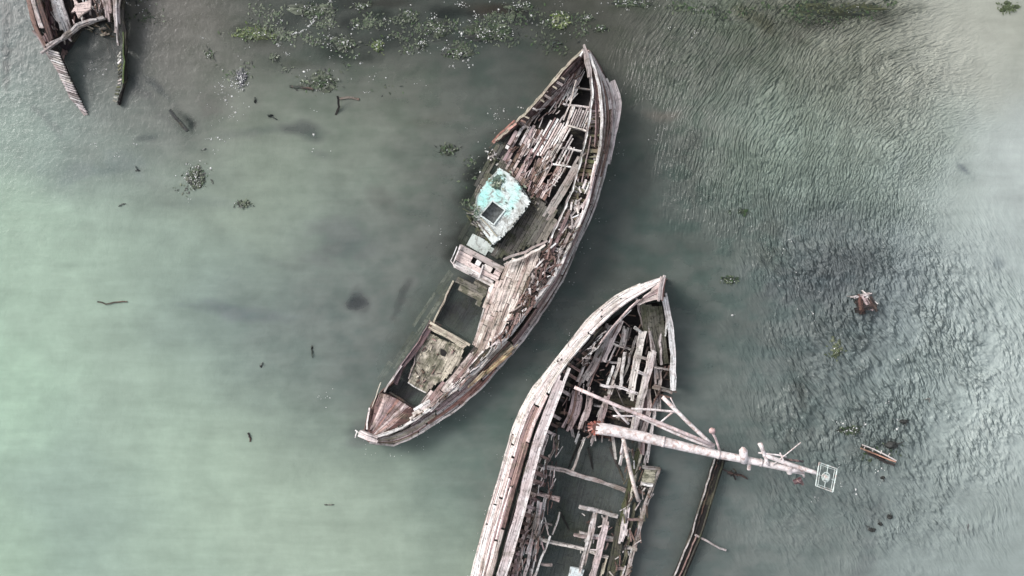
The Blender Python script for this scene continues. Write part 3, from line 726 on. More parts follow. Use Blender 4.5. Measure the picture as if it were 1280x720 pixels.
# port side, aft: low rail, well, cream beam, sandy panel
mb = MB(); board(mb, [(567,351,.2),(554,378,.22),(541,404,.25)], 2.2, .12, CREAM, strips=1, wob=.03); mb.build('rail', M_clean, t1)
mb = MB(); board(mb, [(541,404,.25),(520,437,.27),(502,458,.3),(494,479,.35)], 6, .12, [(.15,.10,.11),(.19,.13,.13),(.12,.08,.09)], strips=2, wob=.03); board(mb, [(538,400,.33),(521,430,.34),(500,458,.38)], 1.4, .06, PINK, strips=1)
mb.build('sheer_plank', M_wood, t1)
mb = MB(); board(mb, [(502,457,.4),(490,474,.5),(480,490,.6)], 2.4, .1, PALE, strips=1); board(mb, [(476,478,.45),(470,495,.6),(463,515,.8)], 1.3, .07, CREAM, strips=1); mb.build('rail', M_clean, t1)
mb = MB(); board(mb, [(462,510,1.0),(459,524,1.2),(459,537,1.35)], 2, .1, PALE, strips=1); mb.build('rail', M_clean, t1)
mb = MB(); fill(mb, [(571,345),(585,350),(610,356),(601,382),(592,376),(576,364)], (1, .5), 7, lambda x, y: .03, .04, [(.30,.27,.22),(.24,.22,.19)], gap=.03, miss=0, jag=3, lift=.002); mb.build('awash_panel', M_moss, t1)
mb = MB(); fill(mb, [(574,347),(612,359),(594,424),(586,424),(546,400)], AX, 9, lambda x, y: -.28, .04, [(.10,.10,.10),(.13,.12,.12)], gap=.03, miss=.05, jag=2); mb.build('sunken_hold_floor', M_moss, t1)
mb = MB()
fill(mb, [(570,332),(556,372),(536,402),(500,452),(476,484),(462,500),(470,476),(494,442),(524,396),(548,350)], (-.55, .83), 5, lambda x, y: -.10, .05, [(.34,.31,.26),(.27,.25,.21),(.40,.36,.30),(.16,.15,.13)], gap=.15, miss=.15, jag=8, seg=50)
mb.build('sunken_side_planking', M_moss, t1)
mb = MB(); board(mb, [(538,407,.42),(562,420,.42),(584,433,.42)], 9, .22, CREAM, strips=3, jag=.1, wob=.02); board(mb, [(543,403,.5),(552,407,.5)], 1.5, .1, DARK, strips=1); mb.build('thwart', M_clean, t1)
zp = lambda x, y: .12 + .004 * (x - 520)
mb = MB()
def vsand(x, y):
    q = noise.fractal(Vector((x * .06, y * .06, 7.)), .9, 2., 5); k = min(1, max(0, .5 + q * 1.3))
    return tuple((.30, .26, .22)[i] * (1 - k) + (.66, .60, .49)[i] * k for i in range(3))
fill(mb, [(534,414),(552,424),(580,434),(577,448),(568,462),(557,473),(545,480),(532,491),(520,484),(510,478),(514,462),(520,445)], AX, 2.2, zp, .05, PALE, gap=0, miss=0, jag=1.2, lift=.0, spanstep=4, vcol=vsand)
mb.build('sandy_panel', M_moss, t1)
mb = MB(); board(mb, [(510,478,.18),(520,485,.18),(532,491,.2)], 1.6, .07, PALE, strips=1); board(mb, [(512,474,.18),(520,446,.2),(532,418,.24)], 1.4, .06, PINK, strips=1, wob=.04)
debris(mb, [(534,418),(572,440),(556,470),(532,486),(514,474),(522,444)], 26, lambda x, y: zp(x, y) + .04, AX, CREAM + BROWN, l=(2, 8), w=(.8, 2), spread=1.4, dz=.03)
o = mb.build('panel_edging', M_wood, t1)
mb = MB(); slab(mb, [(551,436),(557,438),(559,441),(556,446),(550,443)], .30, .12, (.012, .012, .012), jit=.4, step=3); mb.build('iron_fitting', M_dark, t1)
mb = MB(); fill(mb, [(488,488),(510,478),(532,491),(545,480),(575,455),(592,436),(588,432),(560,478),(522,508),(506,500)], AX, 8, lambda x, y: .01 - .16, .04, [(.09,.09,.09),(.11,.10,.10)], gap=.03, miss=0, jag=2); mb.build('sunken_hold_floor', M_moss, t1)
# stern deck, planks fanning to the sternpost
mb = MB()
for i in range(15):
    f = i / 14
    a = (476 + f * 44, 491 + f * 24 + math.sin(f * 3) * -3); e = (461 + f * 8, 543 + f * 4)
    board(mb, [(e[0], e[1], 1.2 + .1 * f), ((a[0] + e[0]) / 2, (a[1] + e[1]) / 2, .98 + .1 * f), (a[0], a[1], .75 + .1 * f)], 1.4 + 2.3 * 1, .06, REDW + PINK, strips=1, jag=.2, wob=.025)
mb.build('stern_deck', M_wood, t1)
mb = MB(); slab(mb, [(475,493),(487,494),(520,513),(512,530),(466,546),(460,538),(463,512)], lambda x, y: .75 + .012 * max(0, y - 500), .3, (.10, .05, .045), jit=.6); mb.build('stern_beams', M_dark, t1)
mb = MB(); fill(mb, [(520,509),(534,500),(545,506),(520,526),(500,538),(480,547),(466,548),(490,540),(512,528)], (.85, -.5), 3.2, lambda x, y: 1.12, .06, PALE, gap=.08, miss=0, jag=4, seg=24); mb.build('stern_side_deck', M_clean, t1)
mb = MB(); board(mb, [(487,490,.85),(503,500,.85),(521,511,.9)], 2, .1, DARK + BROWN, strips=1); mb.build('deck_beam', M_wood, t1)
mb = MB(); board(mb, [(452,542,1.4),(460,546,1.5),(470,549,1.5)], 6, .25, PALE, strips=2, wob=.06)
board(mb, [(444,538,1.3),(450,542,1.35)], 1.5, .05, PALE, strips=1); board(mb, [(444,547,1.25),(446,540,1.3)], 1.3, .05, PALE, strips=1); mb.build('sternpost', M_clean, t1)
mb = MB()
PL = [(462,552,1.3),(452,546,1.2),(457,536,1.1),(461,512,.75),(474,490,.5),(494,478,.3),(504,458,.25),(541,405,.2),(567,351,.12)]
ribbon(mb, PL, [(x + 6, y + 1, -.75) for x, y, z in PL], 4, .05, PINK + BROWN, gap=.05, miss=0); mb.build('lower_hull', M_wood, t1)
# rusty bolt heads along the stern rail
for x, y in ((487,537),(498,533),(515,525),(538,510),(549,502),(503,531),(527,517)):
    mb = MB(); mb.tube([P(x, y, 1.3), P(x, y, 1.42)], .04, (.03, .025, .025), 6); mb.build('bolt_head', M_dark, t1)

# ------------------------------------------------------------------ wreck at the bottom, with the mast
t2 = root('wooden_wreck', P(720, 600, 0), 'open-framed wooden boat skeleton with a pale fallen mast across it', 'shipwreck', 'wooden wrecks')
def z2(x, y):
    # heeled to the right: high on the left
    xl = 640 + max(0, (520 - y)) * .75 - max(0, y - 520) * .25
    c = x - xl
    return max(.12, 1.25 - .0075 * max(c, 0)) + max(0, (470 - y) / 120) * .35
O2 = [(829,346,2.2),(800,355,1.6),(772,367,1.25),(740,392,1.1),(715,422,1.0),(690,455,.95),(665,485,.9),(642,528,.85),(628,579,.8),(613,630,.8),(599,677,.8),(588,720,.8),(570,790,.8),(556,850,.8)]
I2 = [(828,352,2.2),(803,366,1.9),(780,380,1.75),(752,404,1.65),(728,432,1.6),(702,463,1.6),(686,492,1.55),(668,530,1.5),(655,576,1.5),(641,625,1.5),(628,672,1.5),(616,720,1.5),(598,790,1.5),(586,850,1.5)]
mb = MB()
ribbon(mb, I2, O2, 6, .06, PALE + PALE + PINK, gap=.10, miss=.02, sign=1, lift=.04, palf=lambda x, f: PALE + PALE + PALE if f > .6 or x < .25 else PALE + PINK + PINK + BROWN)
mb.build('hull_planking', M_clean, t2)
SK2 = [(x + 7, y + 3, -.75) for x, y, z in O2]
mb = MB(); ribbon(mb, O2, SK2, 5, .06, GREYW + BROWN, gap=.06, miss=0, sign=1); mb.build('lower_hull', M_wood, t2)
mb = MB(); board(mb, [(x + .5, y, z + .03) for x, y, z in O2[1:]], 1.8, .07, PALE, n=50, strips=1, wob=.02); mb.build('rubbing_strake', M_clean, t2)
# broad inner plank (very pale)
mb = MB(); board(mb, [(704,468,1.75),(690,505,1.72),(675,545,1.7),(662,590,1.68),(650,640,1.66),(636,690,1.66),(626,722,1.66),(608,790,1.66),(594,850,1.66)], 12, .08, [(.72,.65,.65),(.76,.70,.69),(.66,.58,.58)], strips=3, jag=.45, wob=.015); mb.build('covering_board', M_clean, t2)
mb = MB()
ribbon(mb, [(829,349,2.3),(808,366,2.0),(786,384,1.8),(764,410,1.6),(748,430,1.45)], [(825,374,2.1),(800,379,1.8),(778,396,1.55),(762,414,1.4),(744,436,1.35)], 3, .05, PALE + PALE + PINK, gap=.15, miss=.05, jag=.5, lift=.05)
mb.build('bow_planking', M_clean, t2)
mb = MB(); board(mb, [(829,344,2.35),(826,356,2.3),(824,376,2.1)], 5, .2, PALE, strips=2); board(mb, [(831,348,2.2),(829,362,2.1),(828,376,2.0)], 2, .1, REDW, strips=1); mb.build('stem', M_clean, t2)
# starboard bow plank
mb = MB(); board(mb, [(830,366,1.5),(833,385,1.3),(838,410,1.15),(841,440,1.0),(841,482,.9)], 7, .08, PALE, strips=3, jag=.3, wob=.03); mb.build('covering_board', M_clean, t2)
mb = MB(); B_ = [(833,366,1.4),(840,400,1.2),(845,440,1.0),(844,484,.85)]
ribbon(mb, [(x, y, z) for x, y, z in B_], [(x - 4, y, -.75) for x, y, z in B_], 4, .05, GREYW + BROWN, gap=.06, miss=.03, sign=-1); mb.build('lower_hull', M_wood, t2)
mb = MB()
fill(mb, [(800,380),(825,382),(832,415),(833,455),(822,452),(815,430),(804,408)], (.12, 1), 6, lambda x, y: z2(x, y) + .08, .05, [(.17,.16,.13),(.20,.19,.16),(.14,.13,.10)], gap=.04, miss=0, jag=3); mb.build('fore_deck', M_moss, t2)
# bottom of the hold (above water forward), its shade painted in as near-black
mb = MB(); slab(mb, [(800,378),(824,380),(838,420),(838,485),(815,500),(800,535),(775,548),(735,548),(700,535),(685,540),(680,520),(704,468),(728,436),(752,408)], .10, .25, (.014, .013, .014), jit=1.5); mb.build('hold_shade_floor', M_dark, t2)
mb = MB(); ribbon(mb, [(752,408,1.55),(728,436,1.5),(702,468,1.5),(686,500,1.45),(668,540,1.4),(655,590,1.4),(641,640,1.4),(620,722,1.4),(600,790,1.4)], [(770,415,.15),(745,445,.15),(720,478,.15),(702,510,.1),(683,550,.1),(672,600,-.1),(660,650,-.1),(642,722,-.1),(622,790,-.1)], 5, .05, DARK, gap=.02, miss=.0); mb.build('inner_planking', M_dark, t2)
fr_a = resample(W3([(745,412,1.6),(725,436,1.55),(704,464,1.55),(690,500,1.5),(676,540,1.5),(662,590,1.45),(648,640,1.45),(630,700,1.45),(616,745,1.45)]), 34)
fr_b = resample(W3([(762,424,.6),(745,448,.6),(722,480,.6),(706,508,.6),(694,545,.6),(684,595,.5),(670,645,.5),(652,705,.5),(640,750,.5)]), 34)
for i in range(34):
    if R() < .15: continue
    rib(fr_a[i], fr_b[i], U(.10, .18), DARK + BROWN + BROWN + PINK, M_wood, t2, drop=0)
# fore-and-aft timbers: (points, width, palette, extra height)
LG = [([(804,410),(797,447),(788,492)],9,PALE+PALE,.35),([(783,405),(778,433)],8,GREYW,.25),([(762,405),(747,447),(728,478)],9,GREYW+BROWN,.2),([(742,425),(722,477)],4,GREYW,.2),
([(774,402),(753,450)],9,BROWN+PINK,.12),([(816,440),(807,475),(798,510),(790,545)],9,PALE+PALE,.45),([(812,415),(818,450),(821,482)],5,GREYW+PALE,.3),([(824,417),(826,456)],3.5,PALE,.25),
([(767,457),(759,481)],3,PALE,.3),([(775,447),(769,470),(760,492)],4,PALE,.25),([(781,440),(775,487)],4,PALE,.3),([(796,420),(783,460),(775,480)],3,GREYW,.25),([(825,455),(823,505)],5,GREYW+PALE,.2),
([(810,480),(812,510),(803,545)],6,PALE+PINK,.3),([(833,372),(832,420)],2,PALE,.3),([(795,372),(805,412)],3,GREYW,.2),([(752,440),(738,476)],5,GREYW+BROWN,.12),
([(722,488),(719,512),(710,532)],13,PINK+GREYW+BROWN,.3),([(738,492),(734,512),(728,530)],8,PINK+GREYW,.32),([(760,492),(752,520),(748,540)],7,BROWN+PINK,.2),
([(686,540),(672,578),(664,612)],5,PALE,.15),([(697,545),(690,568),(676,592)],3,PALE+GREYW,.1),([(705,545),(700,580),(695,617)],3.5,[(.16,.17,.15),(.2,.2,.18)],-.5),([(731,547),(722,570),(714,592)],3,PALE,0),
([(667,620),(657,664),(644,722),(630,790)],5,PALE+PINK,.2),([(682,620),(673,668),(663,724),(652,780)],4,PALE,.15),([(674,632),(669,660),(658,700)],6,PALE+PINK,.25),([(656,620),(650,660),(634,720),(622,780)],3.5,PALE+BROWN,.25),
([(688,670),(676,700),(668,724)],2.5,PALE,.3),([(700,640),(690,668)],2,GREYW,0),([(662,690),(655,724)],4,PALE,.3),([(647,690),(640,724)],4,PINK,.25),
([(744,640),(737,672),(728,708)],6.5,CREAM+PALE,.2),([(759,644),(750,682),(740,724),(728,780)],8,[(.60,.50,.50),(.66,.56,.56)],.3),([(757,697),(751,724)],5,CREAM,.15),([(748,690),(741,722)],4,PALE,.15),
([(800,560),(792,590),(784,625),(778,650)],9,MOSS+CREAM,.3),([(776,652),(770,690),(762,724),(752,780)],11,MOSS+MOSS,.3),([(783,640),(776,675)],7,CREAM+PALE,.4),([(793,628),(786,672),(776,724)],4,MOSS+BROWN,.15),
([(825,584),(814,612),(804,640),(794,680),(782,724),(766,790)],5.5,PALE,.35),([(807,500),(803,540),(800,575)],8,GREYW+PINK,.2),([(819,500),(813,548),(806,584)],5,PALE+GREYW,.2),([(730,470),(722,486)],5,PALE,.15)]
for pl, w, pal, dz in LG:
    mb = MB(); board(mb, [(x, y, max(z2(x, y) * .7 + dz, .08) if dz > -.4 else -.1) for x, y in pl], w, .09, pal, jag=.3, wob=.03)
    mb.build('fore_and_aft_plank', M_moss if pal[0] in MOSS else M_wood if w < 7 or pal[0] in PINK else M_clean, t2)
XB = [([(750,482),(775,484),(797,492)],3.5,REDW+PALE,.45),([(797,464),(811,471)],4,PALE,.5),([(818,458),(836,462)],2.5,PALE,.55),([(821,484),(841,490)],5,GREYW+PALE,.55),([(823,493),(840,497)],2,BROWN,.4),([(715,436),(736,446)],2.5,DARK+GREYW,0),
([(748,451),(781,454)],3,GREYW,.1),([(765,430),(788,436)],3,PALE,.2),([(742,416),(752,420)],4,PALE,.4),([(793,409),(802,415)],4,PALE,.4),([(700,480),(718,486)],3,DARK+BROWN,.1),([(700,515),(716,519)],3,BROWN,.15),
([(690,530),(720,534),(760,545)],5,BROWN+DARK,.1),([(742,506),(790,516)],3,GREYW+BROWN,.15),([(765,521),(800,530)],5,BROWN+PALE,.1),([(705,455),(728,461)],2.5,DARK+BROWN,0),([(795,445),(812,449)],4,PALE,.45),
([(669,581),(700,587),(745,600),(785,615)],5,PALE+GREYW,.2),([(657,615),(675,618),(694,623)],5,PALE+REDW,.25),([(653,669),(690,677),(729,687),(760,696)],4,PINK+PALE,.2),([(724,633),(748,639),(772,645)],4.5,PALE,.4),
([(719,667),(740,670),(766,674)],7,PALE+PINK,.1),([(801,604),(816,606)],4,PALE,.5),([(790,612),(808,616)],5,BROWN,.3),([(783,648),(804,650)],3,PALE+PINK,.45),([(780,684),(796,687)],4,PALE,.4),([(676,705),(690,706)],3,BROWN+PALE,.2),
([(650,640),(672,645)],3,DARK+PALE,.25),([(645,675),(668,680)],3,DARK+BROWN,.25),([(640,700),(664,704)],3,DARK+PALE,.2),([(770,710),(784,712)],4,PALE,.3),([(660,650),(690,656)],2.5,GREYW,.1),
([(803,583),(825,586)],4,PALE+GREYW,.5),([(600,735),(690,760)],5,PALE,.2)]
for pl, w, pal, dz in XB:
    mb = MB(); board(mb, [(x, y, max(z2(x, y) * .7 + dz - .05, .06)) for x, y in pl], w, .11, pal, jag=.2, wob=.03); mb.build('deck_beam', M_wood, t2)
mb = MB(); slab(mb, [(806,585),(822,586),(817,603),(802,603)], .52, .12, (.38, .36, .28), jit=1); mb.build('deck_patch', M_moss, t2)
mb = MB(); slab(mb, [(713,709),(730,712),(727,724),(709,724)], .35, .1, (.62, .70, .72), jit=.8); mb.build('deck_patch', M_paint, t2)
mb = MB()
for a, b_ in (((763,529),(769,572)), ((712,524),(717,548)), ((780,555),(774,582)), ((744,540),(738,556)), ((724,540),(720,552)), ((789,560),(793,575))):
    board(mb, [(a[0], a[1], .5), (b_[0], b_[1], .15)], 3.5, .07, PALE + GREYW, strips=2, jag=.15)
mb.build('splintered_plank_ends', M_clean, t2)
mb = MB()
fw = [(790,385),(830,400),(840,480),(815,505),(800,550),(730,548),(690,530),(702,475),(745,420)]
debris(mb, fw, 110, lambda x, y: z2(x, y) * .6 + .1, (-.25, .95), DARK + DARK + BROWN + BROWN + GREYW, l=(4, 22), w=(.8, 2.0), spread=.3, dz=.3)
debris(mb, fw, 70, lambda x, y: z2(x, y) * .6, (.95, .25), DARK + BROWN + GREYW, l=(4, 14), w=(.8, 2), spread=.3, dz=.2)
debris(mb, [(690,535),(665,620),(640,724),(668,724),(690,640),(702,560)], 120, lambda x, y: z2(x, y) * .5 + .1, (-.25, .95), DARK + BROWN + PALE + PINK, l=(4, 20), w=(.8, 2.2), spread=.25, dz=.4)
debris(mb, [(776,555),(800,560),(818,600),(790,724),(764,724),(778,640)], 90, lambda x, y: .35, (-.25, .95), MOSS + BROWN + PALE + DARK, l=(4, 16), w=(.8, 2.2), spread=.4, dz=.2)
debris(mb, [(755,410),(735,430),(718,450),(728,462),(750,436),(765,418)], 40, 1.2, (-.6, .7), PALE + DARK, l=(5, 14), w=(.8, 1.6), spread=.3, dz=.2)
debris(mb, [(725,635),(770,640),(760,700),(725,700)], 26, .2, (-.25, .95), BROWN + PALE + DARK, l=(3, 10), w=(1, 2), spread=.8, dz=.15)
o = mb.build('timber_debris', M_wood, t2); o['kind'] = 'stuff'
mb = MB(); B_ = [(825,584,.45),(804,640,.45),(782,724,.45),(762,800,.45)]
ribbon(mb, B_, [(x - 2, y, -.75) for x, y, z in B_], 3, .05, BROWN + DARK, gap=.06, miss=.03, sign=-1); mb.build('lower_hull', M_wood, t2)
mb = MB(); B_ = [(841,484,.8),(823,520,.5),(822,560,.4),(824,586,.35)]
ribbon(mb, [(x-14,y,z-.1) for x,y,z in B_], [(x - 16, y, -.75) for x, y, z in B_], 3, .05, BROWN + DARK, gap=.1, miss=.1, sign=-1); mb.build('lower_hull', M_wood, t2)
mb = MB()
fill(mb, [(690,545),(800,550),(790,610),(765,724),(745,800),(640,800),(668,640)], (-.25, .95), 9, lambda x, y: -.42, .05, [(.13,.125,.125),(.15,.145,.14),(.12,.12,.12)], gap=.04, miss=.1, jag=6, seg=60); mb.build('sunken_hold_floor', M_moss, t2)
mb = MB()
for a, b_ in (((728,545),(708,590)), ((762,560),(782,606)), ((700,640),(712,664)), ((735,560),(742,590))):
    board(mb, [(a[0], a[1], .15), (b_[0], b_[1], -.05)], 2.4, .06, DARK, strips=1)
mb.build('hanging_lath', M_dark, t2)
# the mast
WH = (.76, .70, .70); WH2 = (.66, .60, .60)
ma = [(745,535,.95),(754,536,1.0),(790,543,1.2),(845,556,1.5),(902,569,1.75),(945,577,1.95),(985,586,2.15),(1005,589,2.2)]
mb = MB(); mb.tube(smooth(W3(ma), 1), [ .2]*2 + list(np.interp(range(12), [0, 6, 11], [.23, .2, .10])) , WH, 12) if False else None
pts = resample(W3(ma), 16); mb.tube(pts, [.26 - .14 * i / 15 for i in range(16)], WH, 12)
for i in (5, 9, 12): mb.tube([pts[i] - (pts[i + 1] - pts[i]) * .08, pts[i] + (pts[i + 1] - pts[i]) * .08], max(.1, .28 - .14 * i / 15), WH2, 12)
mast = mb.build('mast', M_metal, t2, smooth=True)
mb = MB()
for k in range(14):
    a = k / 14 * 6.283; r = U(7, 11)
    board(mb, [(745 + 2 * math.cos(a), 534 + 2 * math.sin(a), 1.05), (745 + r * math.cos(a), 534 + r * math.sin(a), 1.0 + U(-.05, .1))], 2.6, .08, [(.42,.13,.10),(.5,.2,.17),(.30,.10,.08),(.6,.35,.32)], strips=1, wob=.03)
mb.tube([P(745, 534, .7), P(745, 534, 1.18)], .16, (.10, .04, .04), 10)
sub(mb, 'rusty_mast_collar', M_wood, mast)
def rod(pl, r, name, col=WH, seg=8, r1=None):
    mb = MB(); q = resample(W3(pl), 7); r1 = r1 or r
    mb.tube(q, [r + (r1 - r) * i / 6 for i in range(7)], col, seg)
    return sub(mb, name, M_metal, mast, smooth=True)
rod([(718,484,1.7),(752,499,1.75),(790,515,1.8),(840,535,1.85),(893,557,1.95)], .075, 'boom', (.72, .60, .60))
rod([(795,519,1.65),(840,540,1.75),(880,556,1.85),(893,560,1.9)], .06, 'boom')
rod([(828,496,1.3),(858,526,1.6),(892,558,1.95)], .085, 'shroud')
rod([(846,511,1.45),(823,530,1.35)], .04, 'crossbar'); rod([(789,511,1.4),(815,512,1.42),(845,515,1.45)], .05, 'crossbar'); rod([(838,497,1.4),(850,520,1.5)], .025, 'crossbar')
rod([(779,548,1.1),(783,566,.95),(790,598,.7),(798,626,.5)], .085, 'strut', (.74, .66, .62)); rod([(764,503,1.2),(772,516,1.3),(786,530,1.3)], .05, 'strut')
rod([(779,552,1.1),(776,568,.9)], .05, 'strut'); rod([(766,520,1.3),(794,520,1.35)], .04, 'crossbar')
rod([(899,562,1.9),(895,549,2.1),(890,540,2.2)], .05, 'lamp_arm', (.70, .56, .56))
mb = MB(); mb.tube(W3([(888,536,2.25),(890,538,2.3),(892,541,2.25)]), [.08, .15, .08], (.72, .50, .50), 10); sub(mb, 'masthead_lamp', M_metal, mast, smooth=True)
mb = MB(); mb.tube(W3([(930,578,2.0),(929.5,569,2.1),(929,563,2.15),(929,559,2.15)]), [.14, .17, .17, .06], (.78, .72, .73), 12); sub(mb, 'lantern', M_metal, mast, smooth=True)
mb = MB(); mb.tube(W3([(937,577,1.9),(936,587,1.85)]), .08, WH, 8); sub(mb, 'bracket', M_metal, mast)
rod([(950,554,2.3),(955,567,2.25),(961,582,2.15)], .1, 'insulator', r1=.05); rod([(948,566,2.25),(975,569,2.25),(983,571,2.25)], .035, 'spreader'); rod([(954,568,2.2),(980,578,2.25),(1010,588,2.35),(1023,592,2.4)], .09, 'topmast')
rod([(1001,553,2.5),(985,566,2.4),(966,581,2.2)], .022, 'aerial'); rod([(956,571,2.2),(958,580,2.2)], .04, 'crossbar'); rod([(975,566,2.3),(980,577,2.3)], .03, 'crossbar')
rod([(981,574,2.1),(1004,577,2.1)], .045, 'aerial', (.05, .04, .05))
mb = MB(); mb.tube(W3([(986,584,2.2),(987,592,2.15)]), [.15, .1], WH, 10); sub(mb, 'bracket', M_metal, mast)
rod([(985,589,2.1),(1004,592,2.1),(1005,596,2.05)], .05, 'bracket')
mb = MB(); mb.tube(W3([(992,603,1.7),(1000,600,1.75),(1004,606,1.7)]), [.1, .14, .04], (.10, .05, .06), 8); sub(mb, 'rusty_block', M_metal, mast)
mb = MB(); c4 = [(1024,578,2.5),(1046.5,586,2.5),(1041,615,2.5),(1019.5,607,2.5)]; MN = (.60, .68, .66)
for a, b_ in zip(c4, c4[1:] + c4[:1]): mb.tube(W3([a, b_]), .024, MN, 6)
def l2(a, b_, f): return tuple(a[i] + (b_[i] - a[i]) * f for i in range(3))
for f in (.12, .5, .88): mb.tube([P(*l2(c4[0], c4[1], f)), P(*l2(c4[3], c4[2], f))], .012, MN, 5)
for f in (.08, .5, .92): mb.tube([P(*l2(c4[0], c4[3], f)), P(*l2(c4[1], c4[2], f))], .012, MN, 5)
rg = [(1032.5 + 5 * math.cos(a * .6283), 596.5 + 6 * math.sin(a * .6283), 2.52) for a in range(11)]; mb.tube(W3(rg), .022, MN, 6)
mb.tube(W3([(1029, 596, 2.5), (1036, 598, 2.55)]), .12, MN, 8)
sub(mb, 'antenna_grid', M_metal, mast)

# ------------------------------------------------------------------ wreck in the top left corner
t3 = root('wooden_wreck', P(95, 20, 0), 'broken bow of a wooden boat with two rows of rib stubs running into the water', 'shipwreck', 'wooden wrecks')
e1 = [(14,-90,1.5),(24,-40,1.3),(33,0,1.2),(42,38,1.0),(58,62,.75),(73,89,.5),(89,122,.25),(108,144,-.05)]
e2 = [(40,-90,1.7),(46,-40,1.5),(52,0,1.4),(64,34,1.1),(71,60,.85),(83,88,.55),(96,116,.3),(110,143,.0)]
mb = MB(); ribbon(mb, e1[:5], e2[:5], 3, .06, PALE + PINK + BROWN, gap=.14, miss=.1, lift=.08, jag=.4); mb.build('hull_planking', M_wood, t3)
mb = MB(); board(mb, e1[3:], 2.6, .1, PALE + PINK, n=14, strips=1, wob=.04); mb.build('rail', M_wood, t3)
mb = MB(); ribbon(mb, e1, [(x + 5, y - 2, -.75) for x, y, z in e1], 4, .05, BROWN + PINK, gap=.06, miss=0, sign=1); mb.build('lower_hull', M_wood, t3)
a_ = resample(W3(e1[4:]), 26); b2 = resample(W3(e2[4:]), 26)
for i in range(25): rib(a_[i] + Vector((0, 0, .08)), b2[min(25, i + 2)] + Vector((0, 0, .02)), .065, PALE + PALE + GREYW, M_clean, t3, drop=0, t=.08)
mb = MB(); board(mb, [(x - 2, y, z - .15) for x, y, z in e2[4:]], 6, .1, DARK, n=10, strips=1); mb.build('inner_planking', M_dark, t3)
z3 = lambda x, y: 1.0 - .012 * max(0, y)
mb = MB(); slab(mb, [(40,-90),(150,-90),(148,0),(140,22),(120,26),(100,36),(80,62),(66,50),(48,0)], .22, .3, (.02, .014, .018), jit=1.5); mb.build('hold_shade_floor', M_dark, t3)  # darkness between the planks painted into this wet floor's colour
for pl, w, pal, dz in (([(60,-90),(64,-30),(70,0),(84,40)],13,PALE+[(.62,.5,.48)],.35),([(44,-90),(48,0),(58,38)],5,PALE+PINK,.35),([(52,-60),(57,0),(68,44)],4,[(.14,.08,.10),(.2,.12,.14)],.3),([(132,-90),(133,0),(136,22)],9,PALE+PINK,.3),
        ([(143,-90),(144,0),(146,48)],5,PALE+PALE,.3),([(150,-60),(149,0),(150,30)],2,PALE,.25),([(75,-60),(86,-10),(92,22)],5,DARK,.1),([(120,-90),(124,-10),(128,16)],7,BROWN+GREYW,.05),([(134,54),(140,76),(146,92)],1.5,[(.2,.2,.18)],-.9),([(139,52),(144,70),(147,86)],1.3,[(.2,.2,.18)],-.9),
        ([(78,44),(82,58),(80,70)],6,BROWN,-.3)):
    mb = MB(); board(mb, [(x, y, max(z3(x, y) + dz - .3, .06) if dz > -.8 else -.05) for x, y in pl], w, .08, pal, jag=.3, wob=.04); mb.build('fore_and_aft_plank', M_wood, t3)
mb = MB(); board(mb, [(58,61,.95),(78,48,.95),(100,34,.9),(128,21,.85)], 4.5, .14, PALE + GREYW, strips=2, jag=.3, wob=.06); board(mb, [(76,50,.98),(96,30,.95),(122,24,.92)], 3, .1, GREYW, strips=1, wob=.05); mb.build('deck_beam', M_wood, t3)
mb = MB(); slab(mb, [(92,-4),(98,4),(108,2),(113,0),(114,12),(104,17),(98,22),(95,14),(88,15),(94,9)], 1.0, .08, (.62, .50, .47), jit=1.2); mb.build('broken_panel', M_clean, t3)
mb = MB(); debris(mb, [(48,-20),(150,-20),(146,20),(110,24),(82,56),(60,40)], 80, .45, (.2, .97), PALE + BROWN + DARK + PINK, l=(4, 18), w=(1, 3), spread=.3, dz=.4)
debris(mb, [(108,30),(140,24),(142,50),(128,44),(112,42)], 24, .06, (.9, .3), MOSS + CREAM, l=(2, 10), w=(1, 2.4), spread=.6, dz=.06)
o = mb.build('timber_debris', M_wood, t3); o['kind'] = 'stuff'
e3 = [(152,-90,1.1),(154,0,.8),(156,40,.6),(157,67,.45),(157,100,.25),(150,130,.1)]
mb = MB(); board(mb, e3, 3.4, .12, DARK + DARK + MOSS, n=20, strips=2, wob=.05); mb.build('rail', M_dark, t3)
mb = MB(); ribbon(mb, e3, [(x - 2, y, -.75) for x, y, z in e3], 3, .05, DARK + MOSS, gap=.06, miss=0, sign=-1); mb.build('lower_hull', M_dark, t3)
a_ = resample(W3([(153,66,.4),(154,100,.28),(148,128,.14)]), 14); b2 = resample(W3([(149,72,.3),(149,104,.2),(143,126,.1)]), 14)
for i in range(14): rib(a_[i] + Vector((0, 0, .1)), b2[i] + Vector((0, 0, .08)), .07, MOSS + PALE, M_moss, t3, drop=0, t=.06)
mb = MB(); board(mb, [(154,40,.65),(155,75,.5),(154,104,.35)], 1.6, .05, [(.16,.22,.06),(.12,.18,.05)], strips=1, wob=.03); mb.build('moss_patch', M_moss, t3)

# ------------------------------------------------------------------ long timber in the water
t4 = root('sunken_keel_timber', P(870, 650, 0), 'long dark hollow timber rising from the water below the mast with two side arms', 'timber')
tl = [(899,574,.35),(884,622,.3),(870,668,.25),(856,702,.2),(838,745,.1),(812,810,0)]
mb = MB(); board(mb, tl, 14, .22, DARK, n=18, strips=3, wob=.015, jag=.3); mb.build('timber_core', M_dark, t4)
for off in (-5.2, 5.4):
    mb = MB(); board(mb, [(x + off, y + off * .3, z + .14) for x, y, z in tl], 1.3, .1, MOSS + GREYW, n=30, strips=1, wob=.02); mb.build('timber_edge', M_moss, t4)
mb = MB(); board(mb, [(x - 1.5, y, z + .13) for x, y, z in tl[:3]], 1.4, .06, DARK + MOSS + BROWN, n=24, strips=1, wob=.02); board(mb, [(x + 1, y, z + .13) for x, y, z in tl[2:]], 1.4, .06, DARK + MOSS + BROWN, n=24, strips=1, wob=.02)
